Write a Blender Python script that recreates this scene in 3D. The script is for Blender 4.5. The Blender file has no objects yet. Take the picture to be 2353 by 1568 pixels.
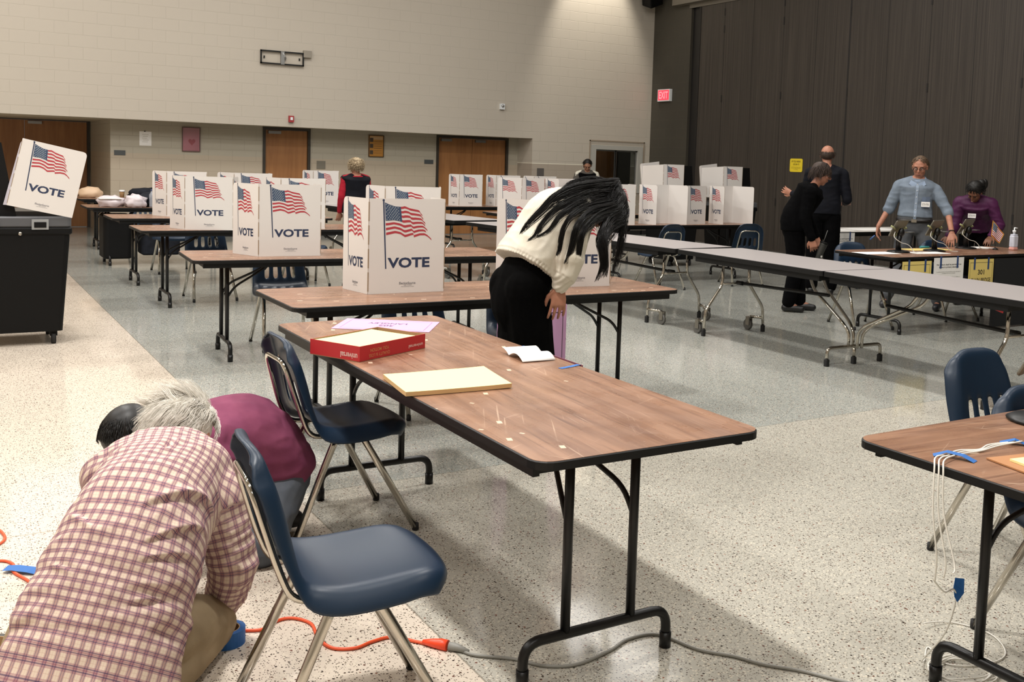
import bpy, bmesh, math, random
from mathutils import Vector, Matrix, noise, Quaternion
PI = math.pi
random.seed(7)
scn = bpy.context.scene
COL = scn.collection
V = Vector

# ------------------------------------------------------------------ helpers
def hexc(h, a=1.0):
    h = h.lstrip('#')
    c = [int(h[i:i+2], 16)/255 for i in (0, 2, 4)]
    return tuple((x/12.92 if x <= .04045 else ((x+.055)/1.055)**2.4) for x in c) + (a,)

class MB:
    """collects polygons; build() links them as one mesh object"""
    def __init__(s):
        s.v = []; s.f = []; s.m = []; s.sm = []; s.M = Matrix.Identity(4); s.uv = None
    def add(s, vs, fs, mi=0, smooth=False):
        b = len(s.v)
        s.v += [tuple(s.M @ V(p)) for p in vs]
        for f in fs:
            s.f.append([b+i for i in f]); s.m.append(mi); s.sm.append(smooth)
        return s
    def box(s, lo, hi, mi=0):
        x0, y0, z0 = lo; x1, y1, z1 = hi
        vs = [(x0,y0,z0),(x1,y0,z0),(x1,y1,z0),(x0,y1,z0),(x0,y0,z1),(x1,y0,z1),(x1,y1,z1),(x0,y1,z1)]
        return s.add(vs, [(0,3,2,1),(4,5,6,7),(0,1,5,4),(1,2,6,5),(2,3,7,6),(3,0,4,7)], mi)
    def prism(s, poly, z0, z1, mi=0, smooth=False):
        n = len(poly)
        vs = [(x,y,z0) for x,y in poly]+[(x,y,z1) for x,y in poly]
        s.add(vs, [tuple(reversed(range(n))), tuple(range(n,2*n))], mi)
        b = len(s.v)-2*n
        for i in range(n):
            j = (i+1) % n
            s.f.append([b+i,b+j,b+n+j,b+n+i]); s.m.append(mi); s.sm.append(smooth)
        return s
    def rbox(s, lo, hi, r, mi=0, n=4):
        """box with rounded vertical edges and a small chamfer top and bottom"""
        c = min(r*.35, (hi[2]-lo[2])*.3)
        def ring(e):
            return rrect(lo[0]+e, lo[1]+e, hi[0]-e, hi[1]-e, max(r-e, .0005), n)
        R = [(ring(c), lo[2]), (ring(0), lo[2]+c), (ring(0), hi[2]-c), (ring(c), hi[2])]
        k = len(R[0][0]); b = len(s.v)
        vs = [(x,y,z) for pts, z in R for x, y in pts]
        fs = [tuple(reversed(range(k))), tuple(range(3*k, 4*k))]
        for q in range(3):
            for i in range(k):
                j = (i+1) % k
                fs.append((q*k+i, q*k+j, (q+1)*k+j, (q+1)*k+i))
        return s.add(vs, fs, mi, False)
    def tube(s, pts, r, seg=10, mi=0, closed=False, cap=True):
        P = [V(p) for p in pts]; n = len(P)
        rr = r if isinstance(r, (list, tuple)) else [r]*n
        T = []
        for i in range(n):
            if closed: t = P[(i+1) % n]-P[i-1]
            else: t = P[min(i+1,n-1)]-P[max(i-1,0)]
            T.append(t.normalized() if t.length > 1e-9 else V((0,0,1)))
        a = V((0,0,1)) if abs(T[0].z) < .9 else V((1,0,0))
        u = T[0].cross(a).normalized(); vs = []
        for i in range(n):
            u = (u - T[i]*u.dot(T[i]))
            if u.length < 1e-6: u = T[i].orthogonal()
            u.normalize(); w = T[i].cross(u)
            for k in range(seg):
                an = 2*PI*k/seg
                vs.append(P[i] + (u*math.cos(an)+w*math.sin(an))*rr[i])
        fs = []
        m = n if closed else n-1
        for i in range(m):
            for k in range(seg):
                a0 = i*seg+k; a1 = i*seg+(k+1) % seg
                b0 = ((i+1) % n)*seg+k; b1 = ((i+1) % n)*seg+(k+1) % seg
                fs.append((a0,a1,b1,b0))
        s.add(vs, fs, mi, True)
        if cap and not closed:
            b = len(s.v)-n*seg
            s.f.append([b+k for k in reversed(range(seg))]); s.m.append(mi); s.sm.append(False)
            s.f.append([b+(n-1)*seg+k for k in range(seg)]); s.m.append(mi); s.sm.append(False)
        return s
    def lathe(s, prof, seg=20, mi=0, c=(0,0)):
        vs = []; n = len(prof)
        for r, z in prof:
            for k in range(seg):
                a = 2*PI*k/seg
                vs.append((c[0]+r*math.cos(a), c[1]+r*math.sin(a), z))
        fs = []
        for i in range(n-1):
            for k in range(seg):
                fs.append((i*seg+k, i*seg+(k+1) % seg, (i+1)*seg+(k+1) % seg, (i+1)*seg+k))
        fs.append(tuple(reversed(range(seg)))); fs.append(tuple((n-1)*seg+k for k in range(seg)))
        return s.add(vs, fs, mi, True)
    def ell(s, c, r, seg=16, rings=10, mi=0, R=None):
        vs = [(0,0,-1)]; 
        for i in range(1, rings):
            t = -PI/2+PI*i/rings
            for k in range(seg):
                a = 2*PI*k/seg
                vs.append((math.cos(t)*math.cos(a), math.cos(t)*math.sin(a), math.sin(t)))
        vs.append((0,0,1)); R = R or Matrix.Identity(3); c = V(c)
        vs = [c + R @ V((p[0]*r[0], p[1]*r[1], p[2]*r[2])) for p in vs]
        fs = []
        for k in range(seg):
            fs.append((0, 1+(k+1) % seg, 1+k))
            fs.append((len(vs)-1, 1+(rings-2)*seg+k, 1+(rings-2)*seg+(k+1) % seg))
        for i in range(rings-2):
            for k in range(seg):
                fs.append((1+i*seg+k, 1+i*seg+(k+1) % seg, 1+(i+1)*seg+(k+1) % seg, 1+(i+1)*seg+k))
        return s.add(vs, fs, mi, True)
    def mesh(s, name, mats):
        me = bpy.data.meshes.new(name)
        me.from_pydata(s.v, [], s.f)
        for m in (mats if isinstance(mats, (list, tuple)) else [mats]): me.materials.append(m)
        me.polygons.foreach_set('material_index', s.m)
        me.polygons.foreach_set('use_smooth', s.sm)
        me.update()
        return me
    def build(s, name, mats, parent=None, loc=None, rz=0):
        return link(name, s.mesh(name, mats), parent, loc, rz)

def link(name, me, parent=None, loc=None, rz=0):
    o = bpy.data.objects.new(name, me); COL.objects.link(o)
    if parent: o.parent = parent
    if loc: o.location = loc
    o.rotation_euler = (0, 0, rz)
    return o
def tag(o, label=None, cat=None, group=None, kind=None):
    if label: o['label'] = label
    if cat: o['category'] = cat
    if group: o['group'] = group
    if kind: o['kind'] = kind
    return o
def thing(name, label, cat, loc=(0,0,0), rz=0, group=None):
    o = bpy.data.objects.new(name, None); COL.objects.link(o)
    o.empty_display_size = .1
    o.location = loc; o.rotation_euler = (0, 0, rz)
    return tag(o, label, cat, group)
def kids(o): return [c for c in bpy.data.objects if c.parent == o]
def copy_tree(o, parent=None, loc=None, rz=None, label=None, group=None):
    c = o.copy(); COL.objects.link(c)
    if parent: c.parent = parent
    if loc is not None: c.location = loc
    if rz is not None: c.rotation_euler = (0, 0, rz)
    if label: c['label'] = label
    if group: c['group'] = group
    for ch in kids(o): copy_tree(ch, c)
    return c
def bake(me, mods):
    """apply modifiers to a mesh and return the result"""
    o = bpy.data.objects.new('tmp', me); COL.objects.link(o)
    for t, kw in mods:
        m = o.modifiers.new(t, t)
        for k, v in kw.items(): setattr(m, k, v)
    dg = bpy.context.evaluated_depsgraph_get(); dg.update()
    r = bpy.data.meshes.new_from_object(o.evaluated_get(dg))
    bpy.data.objects.remove(o)
    return r
def rrect(x0, y0, x1, y1, r, n=5, corners=(1,1,1,1)):
    P = []
    for (cx, cy, a0, q) in ((x0+r,y0+r,PI,0),(x1-r,y0+r,1.5*PI,1),(x1-r,y1-r,0,2),(x0+r,y1-r,.5*PI,3)):
        if corners[q]:
            for k in range(n+1):
                a = a0+.5*PI*k/n
                P.append((cx+r*math.cos(a), cy+r*math.sin(a)))
        else:
            P.append(((x0,y0),(x1,y0),(x1,y1),(x0,y1))[q])
    return P
def arc(p0, p1, p2, n=6):
    """quadratic bend from p0 through control p1 to p2"""
    p0, p1, p2 = V(p0), V(p1), V(p2)
    return [p0*(1-t)**2+p1*2*t*(1-t)+p2*t*t for t in [i/n for i in range(n+1)]]
def bend(pts, r, n=4):
    """polyline with its corners rounded"""
    P = [V(p) for p in pts]; out = [P[0]]
    for i in range(1, len(P)-1):
        a = (P[i-1]-P[i]); b = (P[i+1]-P[i]); q = min(r, a.length*.48, b.length*.48)
        out += arc(P[i]+a.normalized()*q, P[i], P[i]+b.normalized()*q, n)
    return out+[P[-1]]
def spline(pts, n=6):
    P = [V(p) for p in pts]; out = []
    for i in range(len(P)-1):
        a = P[max(i-1,0)]; b = P[i]; c = P[i+1]; d = P[min(i+2,len(P)-1)]
        for k in range(n):
            t = k/n
            out.append(.5*((2*b)+(c-a)*t+(2*a-5*b+4*c-d)*t*t+(3*b-a-3*c+d)*t**3))
    return out+[P[-1]]
_tx = {}
def text_geo(s, bold=0.0, res=3):
    """lettering as flat polygons: (verts, faces, width, height)"""
    k = (s, bold, res)
    if k in _tx: return _tx[k]
    cu = bpy.data.curves.new('t', 'FONT'); cu.body = s; cu.offset = bold; cu.resolution_u = res
    cu.space_line = 1.15; cu.align_x = 'CENTER'
    o = bpy.data.objects.new('t', cu); COL.objects.link(o)
    dg = bpy.context.evaluated_depsgraph_get(); dg.update()
    me = bpy.data.meshes.new_from_object(o.evaluated_get(dg))
    vs = [v.co.copy() for v in me.vertices]; fs = [tuple(p.vertices) for p in me.polygons]
    bpy.data.objects.remove(o); bpy.data.meshes.remove(me)
    x0 = min(v.x for v in vs); x1 = max(v.x for v in vs); y0 = min(v.y for v in vs); y1 = max(v.y for v in vs)
    vs = [((v.x-x0)/(x1-x0), (v.y-y0)/(y1-y0)) for v in vs]
    _tx[k] = (vs, fs); return _tx[k]
def put_text(mb, s, x0, y0, x1, y1, fn, mi, bold=0.0):
    """letters filling the rectangle; fn(x, y) gives the 3-D point"""
    vs, fs = text_geo(s, bold)
    mb.add([fn(x0+(x1-x0)*a, y0+(y1-y0)*b) for a, b in vs], fs, mi)

# ------------------------------------------------------------------ materials
def mat(name, col, rough=.5, metal=0, spec=.5, **kw):
    m = bpy.data.materials.new(name); m.use_nodes = True
    b = m.node_tree.nodes['Principled BSDF']
    b.inputs['Base Color'].default_value = hexc(col) if isinstance(col, str) else col
    b.inputs['Roughness'].default_value = rough; b.inputs['Metallic'].default_value = metal
    b.inputs['Specular IOR Level'].default_value = spec
    for k, v in kw.items(): b.inputs[k.replace('_', ' ')].default_value = v
    return m
class NT:
    def __init__(s, m): s.t = m.node_tree; s.n = s.t.nodes; s.b = s.n['Principled BSDF']
    def N(s, typ, **kw):
        n = s.n.new(typ)
        for k, v in kw.items():
            if k in n.inputs.keys(): n.inputs[k].default_value = v
            else: setattr(n, k, v)
        return n
    def L(s, a, b): s.t.links.new(a, b)
    def coord(s, kind='Object', scale=(1,1,1), rot=(0,0,0)):
        c = s.N('ShaderNodeTexCoord'); m = s.N('ShaderNodeMapping')
        m.inputs['Scale'].default_value = scale; src = c.outputs[kind]
        if any(rot):
            q = s.N('ShaderNodeMapping'); q.inputs['Rotation'].default_value = rot; s.L(src, q.inputs['Vector']); src = q.outputs['Vector']
        s.L(src, m.inputs['Vector']); return m.outputs['Vector']
    def world(s, scale=(1,1,1)):
        c = s.N('ShaderNodeNewGeometry'); m = s.N('ShaderNodeMapping')
        m.inputs['Scale'].default_value = scale
        s.L(c.outputs['Position'], m.inputs['Vector']); return m.outputs['Vector']
    def ramp(s, fac, stops, interp='LINEAR'):
        r = s.N('ShaderNodeValToRGB'); e = r.color_ramp.elements; r.color_ramp.interpolation = interp
        while len(e) < len(stops): e.new(1)
        for q, (p, c) in zip(e, stops):
            q.position = p; q.color = hexc(c) if isinstance(c, str) else c
        s.L(fac, r.inputs['Fac']); return r.outputs['Color']
    def noise(s, vec, scale, detail=2, rough=.5, dist=0):
        n = s.N('ShaderNodeTexNoise', Scale=scale, Detail=detail, Roughness=rough, Distortion=dist)
        s.L(vec, n.inputs['Vector']); return n.outputs['Fac']
    def vor(s, vec, scale, out='Distance', feature='F1'):
        n = s.N('ShaderNodeTexVoronoi', Scale=scale, feature=feature)
        s.L(vec, n.inputs['Vector']); return n.outputs[out]
    def mix(s, fac, a, b, mode='MIX'):
        m = s.N('ShaderNodeMix', data_type='RGBA', blend_type=mode)
        for i, x in ((0, fac), (6, a), (7, b)):
            if hasattr(x, 'links') or hasattr(x, 'is_linked'): s.L(x, m.inputs[i])
            else: m.inputs[i].default_value = hexc(x) if isinstance(x, str) else x
        return m.outputs[2]
    def math(s, op, a, b=0.0, clamp=False):
        m = s.N('ShaderNodeMath', operation=op, use_clamp=clamp)
        for i, x in ((0, a), (1, b)):
            if hasattr(x, 'is_linked'): s.L(x, m.inputs[i])
            else: m.inputs[i].default_value = x
        return m.outputs[0]
    def sep(s, vec):
        n = s.N('ShaderNodeSeparateXYZ'); s.L(vec, n.inputs[0]); return n.outputs
    def bump(s, h, strength=.3, dist=.01):
        b = s.N('ShaderNodeBump', Strength=strength, Distance=dist)
        s.L(h, b.inputs['Height']); s.L(b.outputs['Normal'], s.b.inputs['Normal'])
    def base(s, c): s.L(c, s.b.inputs['Base Color'])

# terrazzo floor
def m_floor():
    m = mat('terrazzo', '#b9ad98', .14, spec=.5); t = NT(m); w = t.world()
    x, y, z = t.sep(w)
    right = t.math('GREATER_THAN', x, 1.32)
    big = t.noise(w, .35, 2)
    cream = t.ramp(big, [(.3, '#cdc1b0'), (.7, '#d6cabb')])
    grey = t.ramp(big, [(.3, '#91948e'), (.7, '#a4a69f')])
    # warmer grey field nearer the camera than the joint at y = 4.35 and 4.35..
    near = t.math('LESS_THAN', y, 4.35)
    grey = t.mix(near, grey, t.ramp(big, [(.3, '#a7a499'), (.7, '#b5b1a5')]))
    base = t.mix(right, cream, grey)
    # stone chips
    for sc, th, rr, ca, cb in ((120, .34, .74, '#3d352e', '#6f6358'), (75, .30, .84, '#2c2622', '#7a4f40'), (170, .36, .66, '#7c7366', '#4d4841')):
        v = t.N('ShaderNodeTexVoronoi', Scale=sc); t.L(w, v.inputs['Vector'])
        sx = t.sep(v.outputs['Color'])
        on = t.math('MULTIPLY', t.math('LESS_THAN', v.outputs['Distance'], th), t.math('GREATER_THAN', sx[0], rr))
        base = t.mix(on, base, t.ramp(sx[1], [(.2, ca), (.9, cb)]))
    v = t.N('ShaderNodeTexVoronoi', Scale=90); t.L(w, v.inputs['Vector'])
    on = t.math('MULTIPLY', t.math('LESS_THAN', v.outputs['Distance'], .36), t.math('GREATER_THAN', t.sep(v.outputs['Color'])[2], .6))
    base = t.mix(t.math('MULTIPLY', on, .5), base, '#e2d8c4')
    # divider strips
    for c, p0 in ((x, 1.32), (y, 4.35)):
        d = t.math('ABSOLUTE', t.math('SUBTRACT', c, p0))
        base = t.mix(t.math('MULTIPLY', t.math('LESS_THAN', d, .003), .6), base, '#6b6558')
    t.base(base)
    r = t.noise(w, 1.3, 3)
    t.L(t.ramp(r, [(.3, (.09,)*3+(1,)), (.7, (.15,)*3+(1,))]), t.b.inputs['Roughness'])
    return m
# painted concrete block walls
def m_block(name, top, low=None, split=1.45, line=False, axis='x', mort=.5):
    m = mat(name, top, .55, spec=.35); t = NT(m); w = t.world()
    x, y, z = t.sep(w)
    cb = t.N('ShaderNodeCombineXYZ'); t.L(x if axis == 'x' else y, cb.inputs[0]); t.L(z, cb.inputs[1])
    br = t.N('ShaderNodeTexBrick', Scale=1.0); t.L(cb.outputs[0], br.inputs['Vector'])
    br.inputs['Brick Width'].default_value = .40; br.inputs['Row Height'].default_value = .188
    br.inputs['Mortar Size'].default_value = .006; br.inputs['Mortar Smooth'].default_value = .4
    for k in ('Color1', 'Color2'): br.inputs[k].default_value = (1,1,1,1)
    br.inputs['Mortar'].default_value = (0,0,0,1)
    n = t.noise(w, .8, 3)
    base = t.mix(n, top, hexc(top), 'MIX')
    base = t.mix(t.math('MULTIPLY', n, .12), top, '#8f8573')
    if low:
        isl = t.math('LESS_THAN', z, split)
        base = t.mix(isl, base, low)
        if line:
            l = t.math('LESS_THAN', t.math('ABSOLUTE', t.math('SUBTRACT', z, split)), .009)
            base = t.mix(l, base, '#d8d2c0')
    g = t.math('SUBTRACT', 1.0, br.outputs['Color'])
    base = t.mix(t.math('MULTIPLY', g, mort*.25), base, '#5f584a')
    t.base(base)
    h = t.math('ADD', t.math('MULTIPLY', br.outputs['Color'], 1.0), t.math('MULTIPLY', t.noise(w, 60, 2), .15))
    t.bump(h, .35, .006)
    return m
def m_wood(name, c1, c2, vertical=True, rough=.45):
    m = mat(name, c1, rough); t = NT(m)
    w = t.coord('Object', (14, 14, 1.1) if vertical else (1.4, 22, 14))
    n = t.noise(w, 1.0, 5, .62, .6)
    t.base(t.ramp(n, [(.3, c1), (.7, c2)])); return m
# laminate of the folding tables: brown grain along X with scratches and paper scraps left on it
def m_lam():
    m = mat('table_laminate', '#8d6a50', .28, spec=.45); t = NT(m)
    n = t.noise(t.coord('Object', (.7, 9, 1), (0, 0, .05)), 2.0, 5, .55, .35)
    c = t.ramp(n, [(.25, '#6f5040'), (.45, '#84624d'), (.6, '#926e57'), (.8, '#9d7a62')])
    n2 = t.noise(t.coord('Object', (1.3, 48, 1), (0, 0, .06)), 1.3, 5, .65, .5)
    c = t.mix(t.ramp(n2, [(.33, (.62,)*3+(1,)), (.46, (0,)*3+(1,))]), c, '#52362a')
    msk = t.ramp(t.noise(t.coord('Object'), 4.5, 3, .6), [(.48, (0,)*3+(1,)), (.68, (.34,)*3+(1,))])
    for sc, rz, sy in (((1.2, 70, 1), .45, .66), ((1.5, 85, 1), -.5, .67), ((2.0, 60, 1), 1.1, .68), ((1.0, 90, 1), .12, .66)):
        nn = t.noise(t.coord('Object', sc, (0, 0, rz)), 1.5, 2, .5, .15)
        k = t.ramp(nn, [(sy, (0,)*3+(1,)), (sy+.03, (1,)*3+(1,))])
        c = t.mix(t.math('MULTIPLY', k, msk), c, '#d9bda2')
    for scv, rz, thr, rad in ((11, .3, .92, .15), (17, -.6, .94, .13)):
        v = t.N('ShaderNodeTexVoronoi', Scale=scv, distance='CHEBYCHEV'); t.L(t.coord('Object', (1, 1.8, 1), (0, 0, rz)), v.inputs['Vector'])
        on = t.math('MULTIPLY', t.math('LESS_THAN', v.outputs['Distance'], rad), t.math('GREATER_THAN', t.sep(v.outputs['Color'])[0], thr))
        c = t.mix(t.math('MULTIPLY', on, .8), c, '#dfc9b0')
    t.base(c)
    t.L(t.ramp(t.noise(t.coord('Object'), 9, 3), [(.3, (.22,)*3+(1,)), (.7, (.36,)*3+(1,))]), t.b.inputs['Roughness'])
    return m
def m_fabric(name, c1, c2=None, sc=300, rough=.85, wr=0):
    m = mat(name, c1, rough, spec=.2 if rough < 1 else .06); t = NT(m); w = t.coord('Object')
    t.base(t.ramp(t.noise(w, 14, 3), [(.3, c1), (.7, c2 or c1)]))
    h = t.noise(w, sc, 2)
    t.bump(h, .25, .002); return m
def m_panel():
    m = mat('partition_vinyl', '#4d443a', .5, spec=.35); t = NT(m); w = t.world((1, 46, .45))
    n = t.noise(w, 1.0, 4, .65, .2)
    t.base(t.ramp(n, [(.3, '#2c2723'), (.55, '#3e3832'), (.75, '#4c453e')])); return m

M = {}
M['floor'] = m_floor()
M['wall'] = m_block('painted_block_beige', '#b7afa2', '#a3988a', 1.452, True)
M['upper'] = m_block('painted_block_upper', '#b7afa2', mort=.3)
M['alcove'] = m_block('painted_block_alcove', '#ada696', '#b3a693', 1.40)
M['dark_block'] = m_block('painted_block_dark', '#37342d', axis='y')
M['ceiling'] = mat('ceiling_paint', '#a9a294', .9)
M['soffit'] = mat('soffit_paint', '#b5aa94', .8)
M['panel'] = m_panel()
M['seam'] = mat('black_seal', '#14110f', .6)
M['steel_beam'] = mat('beam_paint', '#6d675c', .5)
M['frame'] = mat('door_frame_bronze', '#322c24', .45)
M['door'] = m_wood('door_veneer', '#8a5c34', '#a06f42')
M['lam'] = m_lam()
M['blackmetal'] = mat('black_enamel', '#070707', .38, spec=.4)
M['edge'] = mat('black_edging', '#080808', .5, spec=.3)
M['wood_edge'] = mat('worn_edge', '#8b6c52', .6)
M['chrome'] = mat('chrome', '#bdb8ae', .12, 1.0)
M['steel'] = mat('zinc_steel', '#a29d94', .32, 1.0)
M['card'] = mat('white_cardboard', '#d2cdc8', .75, spec=.25)
M['card_edge'] = mat('cardboard_fold', '#8d7a64', .8)
M['white'] = mat('white_plastic', '#d9dcdd', .5)
M['navy'] = mat('navy_ink', '#24304c', .6)
M['canton'] = mat('canton_blue', '#35455f', .6)
M['red'] = mat('flag_red', '#a8323c', .6)
M['starw'] = mat('flag_white', '#a9b3b4', .6)
M['grey_ink'] = mat('grey_ink', '#5b5a62', .7)
M['chair'] = mat('blue_shell_plastic', '#0f2438', .40, spec=.4)
M['chair_black'] = mat('black_shell_plastic', '#121316', .33, spec=.5)
M['rubber'] = mat('black_rubber', '#0e0e0e', .7)
M['castor'] = mat('grey_castor', '#55534f', .5)
M['bench'] = mat('grey_laminate', '#a39d9b', .33, spec=.45)
M['paper'] = mat('white_paper', '#e8e6e2', .8, spec=.2)
M['cream_paper'] = mat('pale_yellow_paper', '#eadf9f', .8, spec=.2)
M['gold_paper'] = mat('gold_paper_edge', '#d4b07e', .8, spec=.2)
M['pink_paper'] = mat('lilac_paper', '#c99cc4', .7, spec=.3)
M['lilac_ink'] = mat('lilac_ink', '#5a4468', .7)
M['ink'] = mat('black_ink', '#2a2620', .7)
M['yellow'] = mat('yellow_card', '#dcc673', .75)
M['sign_yellow'] = mat('sign_yellow', '#e0c62a', .5)
M['sign_ink'] = mat('sign_ink', '#5d4d0c', .6)
M['blue_tape'] = mat('blue_tape', '#1f5fa5', .6)
M['orange'] = mat('orange_cord', '#e2562c', .45)
M['grey_cord'] = mat('grey_cord', '#8a8982', .5)
M['white_cord'] = mat('white_cord', '#dedbd2', .45)
M['red_box'] = mat('red_cardboard', '#b4242a', .45)
M['red_box_dark'] = mat('red_cardboard_print', '#d7b0a2', .6)
M['kraft'] = mat('kraft_board', '#a98a62', .8)
M['black_plastic'] = mat('black_plastic', '#060606', .6, spec=.2)
M['grey_plastic'] = mat('grey_plastic', '#4c4d50', .5)
M['glass'] = mat('clear_plastic', '#cfd3dc', .08, Transmission_Weight=.85, IOR=1.45)
M['dark_glass'] = mat('window_glass', '#22241f', .06, spec=.6)
M['alu'] = mat('aluminium', '#9a9a98', .35, .9)
def world():
    w = bpy.data.worlds.new('w'); scn.world = w; w.use_nodes = True
    b = w.node_tree.nodes['Background']; b.inputs[0].default_value = (1, .96, .9, 1); b.inputs[1].default_value = .12
world()

# ------------------------------------------------------------------ camera
f, cx, cy = 2345.06, 1345.71, 565.13
r = V((0.84253068, -0.53756885, 0.03408507)); u = V((0.01510467, 0.08683274, 0.99610839)); fw = V((0.53843654, 0.83873703, -0.08127905))
cam = bpy.data.cameras.new('camera'); co = bpy.data.objects.new('camera', cam); COL.objects.link(co)
mw = Matrix((( r.x, u.x, -fw.x, 0), (r.y, u.y, -fw.y, 0), (r.z, u.z, -fw.z, 1.499), (0,0,0,1)))
co.matrix_world = mw
cam.sensor_width = 36; cam.lens = 36*f/2353; cam.shift_x = (1176.5-cx)/2353; cam.shift_y = (cy-784)/2353
cam.clip_start = .05; cam.clip_end = 100
scn.camera = co
scn.view_settings.view_transform = 'Standard'; scn.view_settings.look = 'None'; scn.view_settings.gamma = 1
scn.view_settings.exposure = -.08; scn.view_settings.use_curve_mapping = False

# ------------------------------------------------------------------ the room
XR, YB, YA, YD, ZC = 12.9, 17.7, 18.3, 20.8, 6.6
def struct(name, mb, mats): return tag(mb.build(name, mats), kind='structure')
XL, YF = -6.5, -5.0
struct('floor', MB().box((XL,YF,-.1), (XR+.2,YD+.3,0)), M['floor'])
struct('ceiling', MB().box((XL,YF,ZC), (XR+.2,YB+.2,ZC+.1)), M['ceiling'])
struct('wall_left', MB().box((XL-.2,YF,0), (XL,YD+.2,ZC)), M['upper'])
struct('wall_front', MB().box((XL-.2,YF-.2,0), (XR+.2,YF,ZC)), M['upper'])
ZS = 1.94
# upper back wall with its overhang above the alcove
struct('wall_back', MB().box((XL,YB,ZS), (10.05,YB+.3,ZC)).box((10.05,YB,1.94), (XR,YB+.3,ZC)), M['upper'])
struct('ceiling_alcove', MB().box((XL,YB+.3,ZS), (10.03,YD+.2,ZS+.12)), M['soffit'])
# lower wall right of the alcove, with the service window opening in it
wx0, wx1, wz0, wz1 = 11.5, 12.62, .95, 1.80
struct('wall_back_lower', MB().box((10.03,YB,0), (wx0,YB+.3,1.94)).box((wx1,YB,0), (XR,YB+.3,1.94)).box((wx0,YB,0), (wx1,YB+.3,wz0)).box((wx0,YB,wz1), (wx1,YB+.3,1.94)), M['wall'])
struct('wall_alcove_return', MB().box((10.03,YB+.3,0), (10.2,YA+.2,1.94)), M['wall'])
def holes(x0, x1, y, z1, doors, m, name, th=.2):
    mb = MB(); xs = x0
    for a, b in doors:
        if a > xs: mb.box((xs,y,0), (a,y+th,z1))
        xs = b
    if x1 > xs: mb.box((xs,y,0), (x1,y+th,z1))
    return struct(name, mb, m)
d2 = (4.915, 5.76); d3 = (8.235, 9.80); d1 = (.35, 2.45)
holes(2.46, 10.03, YA, ZS, [d2, d3], M['alcove'], 'wall_alcove')
struct('wall_alcove_jog', MB().box((2.46,YA+.2,0), (2.66,YD,ZS)), M['alcove'])
holes(XL, 2.46, YD, ZS+.06, [d1], M['alcove'], 'wall_alcove_far')
def door(n, x0, x1, y, z1, leaves, label):
    root = bpy.data.objects.new('door_%d' % n, None); COL.objects.link(root); root.location = ((x0+x1)/2, y, 0)
    tag(root, kind='structure'); fr = .045
    ox = (x0+x1)/2
    mb = MB().box((x0-ox,-.03,0),(x0+fr-ox,.12,z1)).box((x1-fr-ox,-.03,0),(x1-ox,.12,z1)).box((x0+fr-ox,-.03,z1-fr),(x1-fr-ox,.12,z1))
    mb.build('door_frame', M['frame'], root)
    w = (x1-x0-2*fr)/leaves
    for i in range(leaves):
        a = x0+fr+i*w-ox
        lf = MB().box((a+.003,.02,.01), (a+w-.003,.065,z1-fr-.003)).build('door_leaf', M['door'], root)
        hx = a+w-.08 if i == 0 else a+.08
        h = MB().tube([(hx,.02,1.0),(hx,-.03,1.0)], .012, 8).tube([(hx,-.03,1.0),(hx+(-.09 if i == 0 else .09),-.035,1.0)], .010, 8)
        h.build('door_handle', M['steel'], lf)
        MB().box((a+.05,-.03,z1-fr-.07), (a+.27,.02,z1-fr-.02)).build('door_closer', M['alu'], lf)
door(1, d1[0], d1[1], YD, 1.97, 2, '')
door(2, d2[0], d2[1], YA, 1.935, 1, '')
door(3, d3[0], d3[1], YA, 1.935, 2, '')
# service window
def window():
    root = bpy.data.objects.new('window_1', None); COL.objects.link(root); root.location = (wx0, YB, 0); tag(root, kind='structure')
    W = wx1-wx0
    fr = MB().box((-.09,-.02,wz0-.06),(0.03,.1,wz1+.07)).box((W-.03,-.02,wz0-.06),(W+.09,.1,wz1+.07)).box((.03,-.02,wz1-.02),(W-.03,.1,wz1+.07)).box((.03,-.02,wz0-.06),(W-.03,.1,wz0+.03))
    fr.build('window_frame', mat('window_frame_paint', '#a5a39b', .5), root)
    s = MB()
    for a, b in ((.03, W*.5+.01), (W*.5-.03, W-.03)):
        for q in ((a, wz0+.03, a+.03, wz1-.02), (b-.03, wz0+.03, b, wz1-.02), (a, wz1-.05, b, wz1-.02), (a, wz0+.03, b, wz0+.06)):
            s.box((q[0],.03,q[1]), (q[2],.06,q[3]))
    s.build('sash', M['alu'], root)
    MB().box((.04,.042,wz0+.04), (W-.04,.048,wz1-.03)).build('pane', mat('pane_glass', '#c9d0cc', .03, Transmission_Weight=1.0, IOR=1.45), root)
window()
# painted outline (raised bead) around the window
b0 = MB()
for q in ((11.37,0,11.395,1.965), (12.735,0,12.76,1.965), (11.37,1.945,12.76,1.97)): b0.box((q[0],YB-.012,q[1]), (q[2],YB,q[3]))
struct('trim_1', b0, mat('bead_paint', '#8f8271', .6))
# office behind the window
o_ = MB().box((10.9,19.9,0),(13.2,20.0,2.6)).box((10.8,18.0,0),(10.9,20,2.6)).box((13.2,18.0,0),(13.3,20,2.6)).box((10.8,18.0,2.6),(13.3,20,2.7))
struct('wall_office', o_, mat('office_wall', '#2e2c27', .9))
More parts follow.
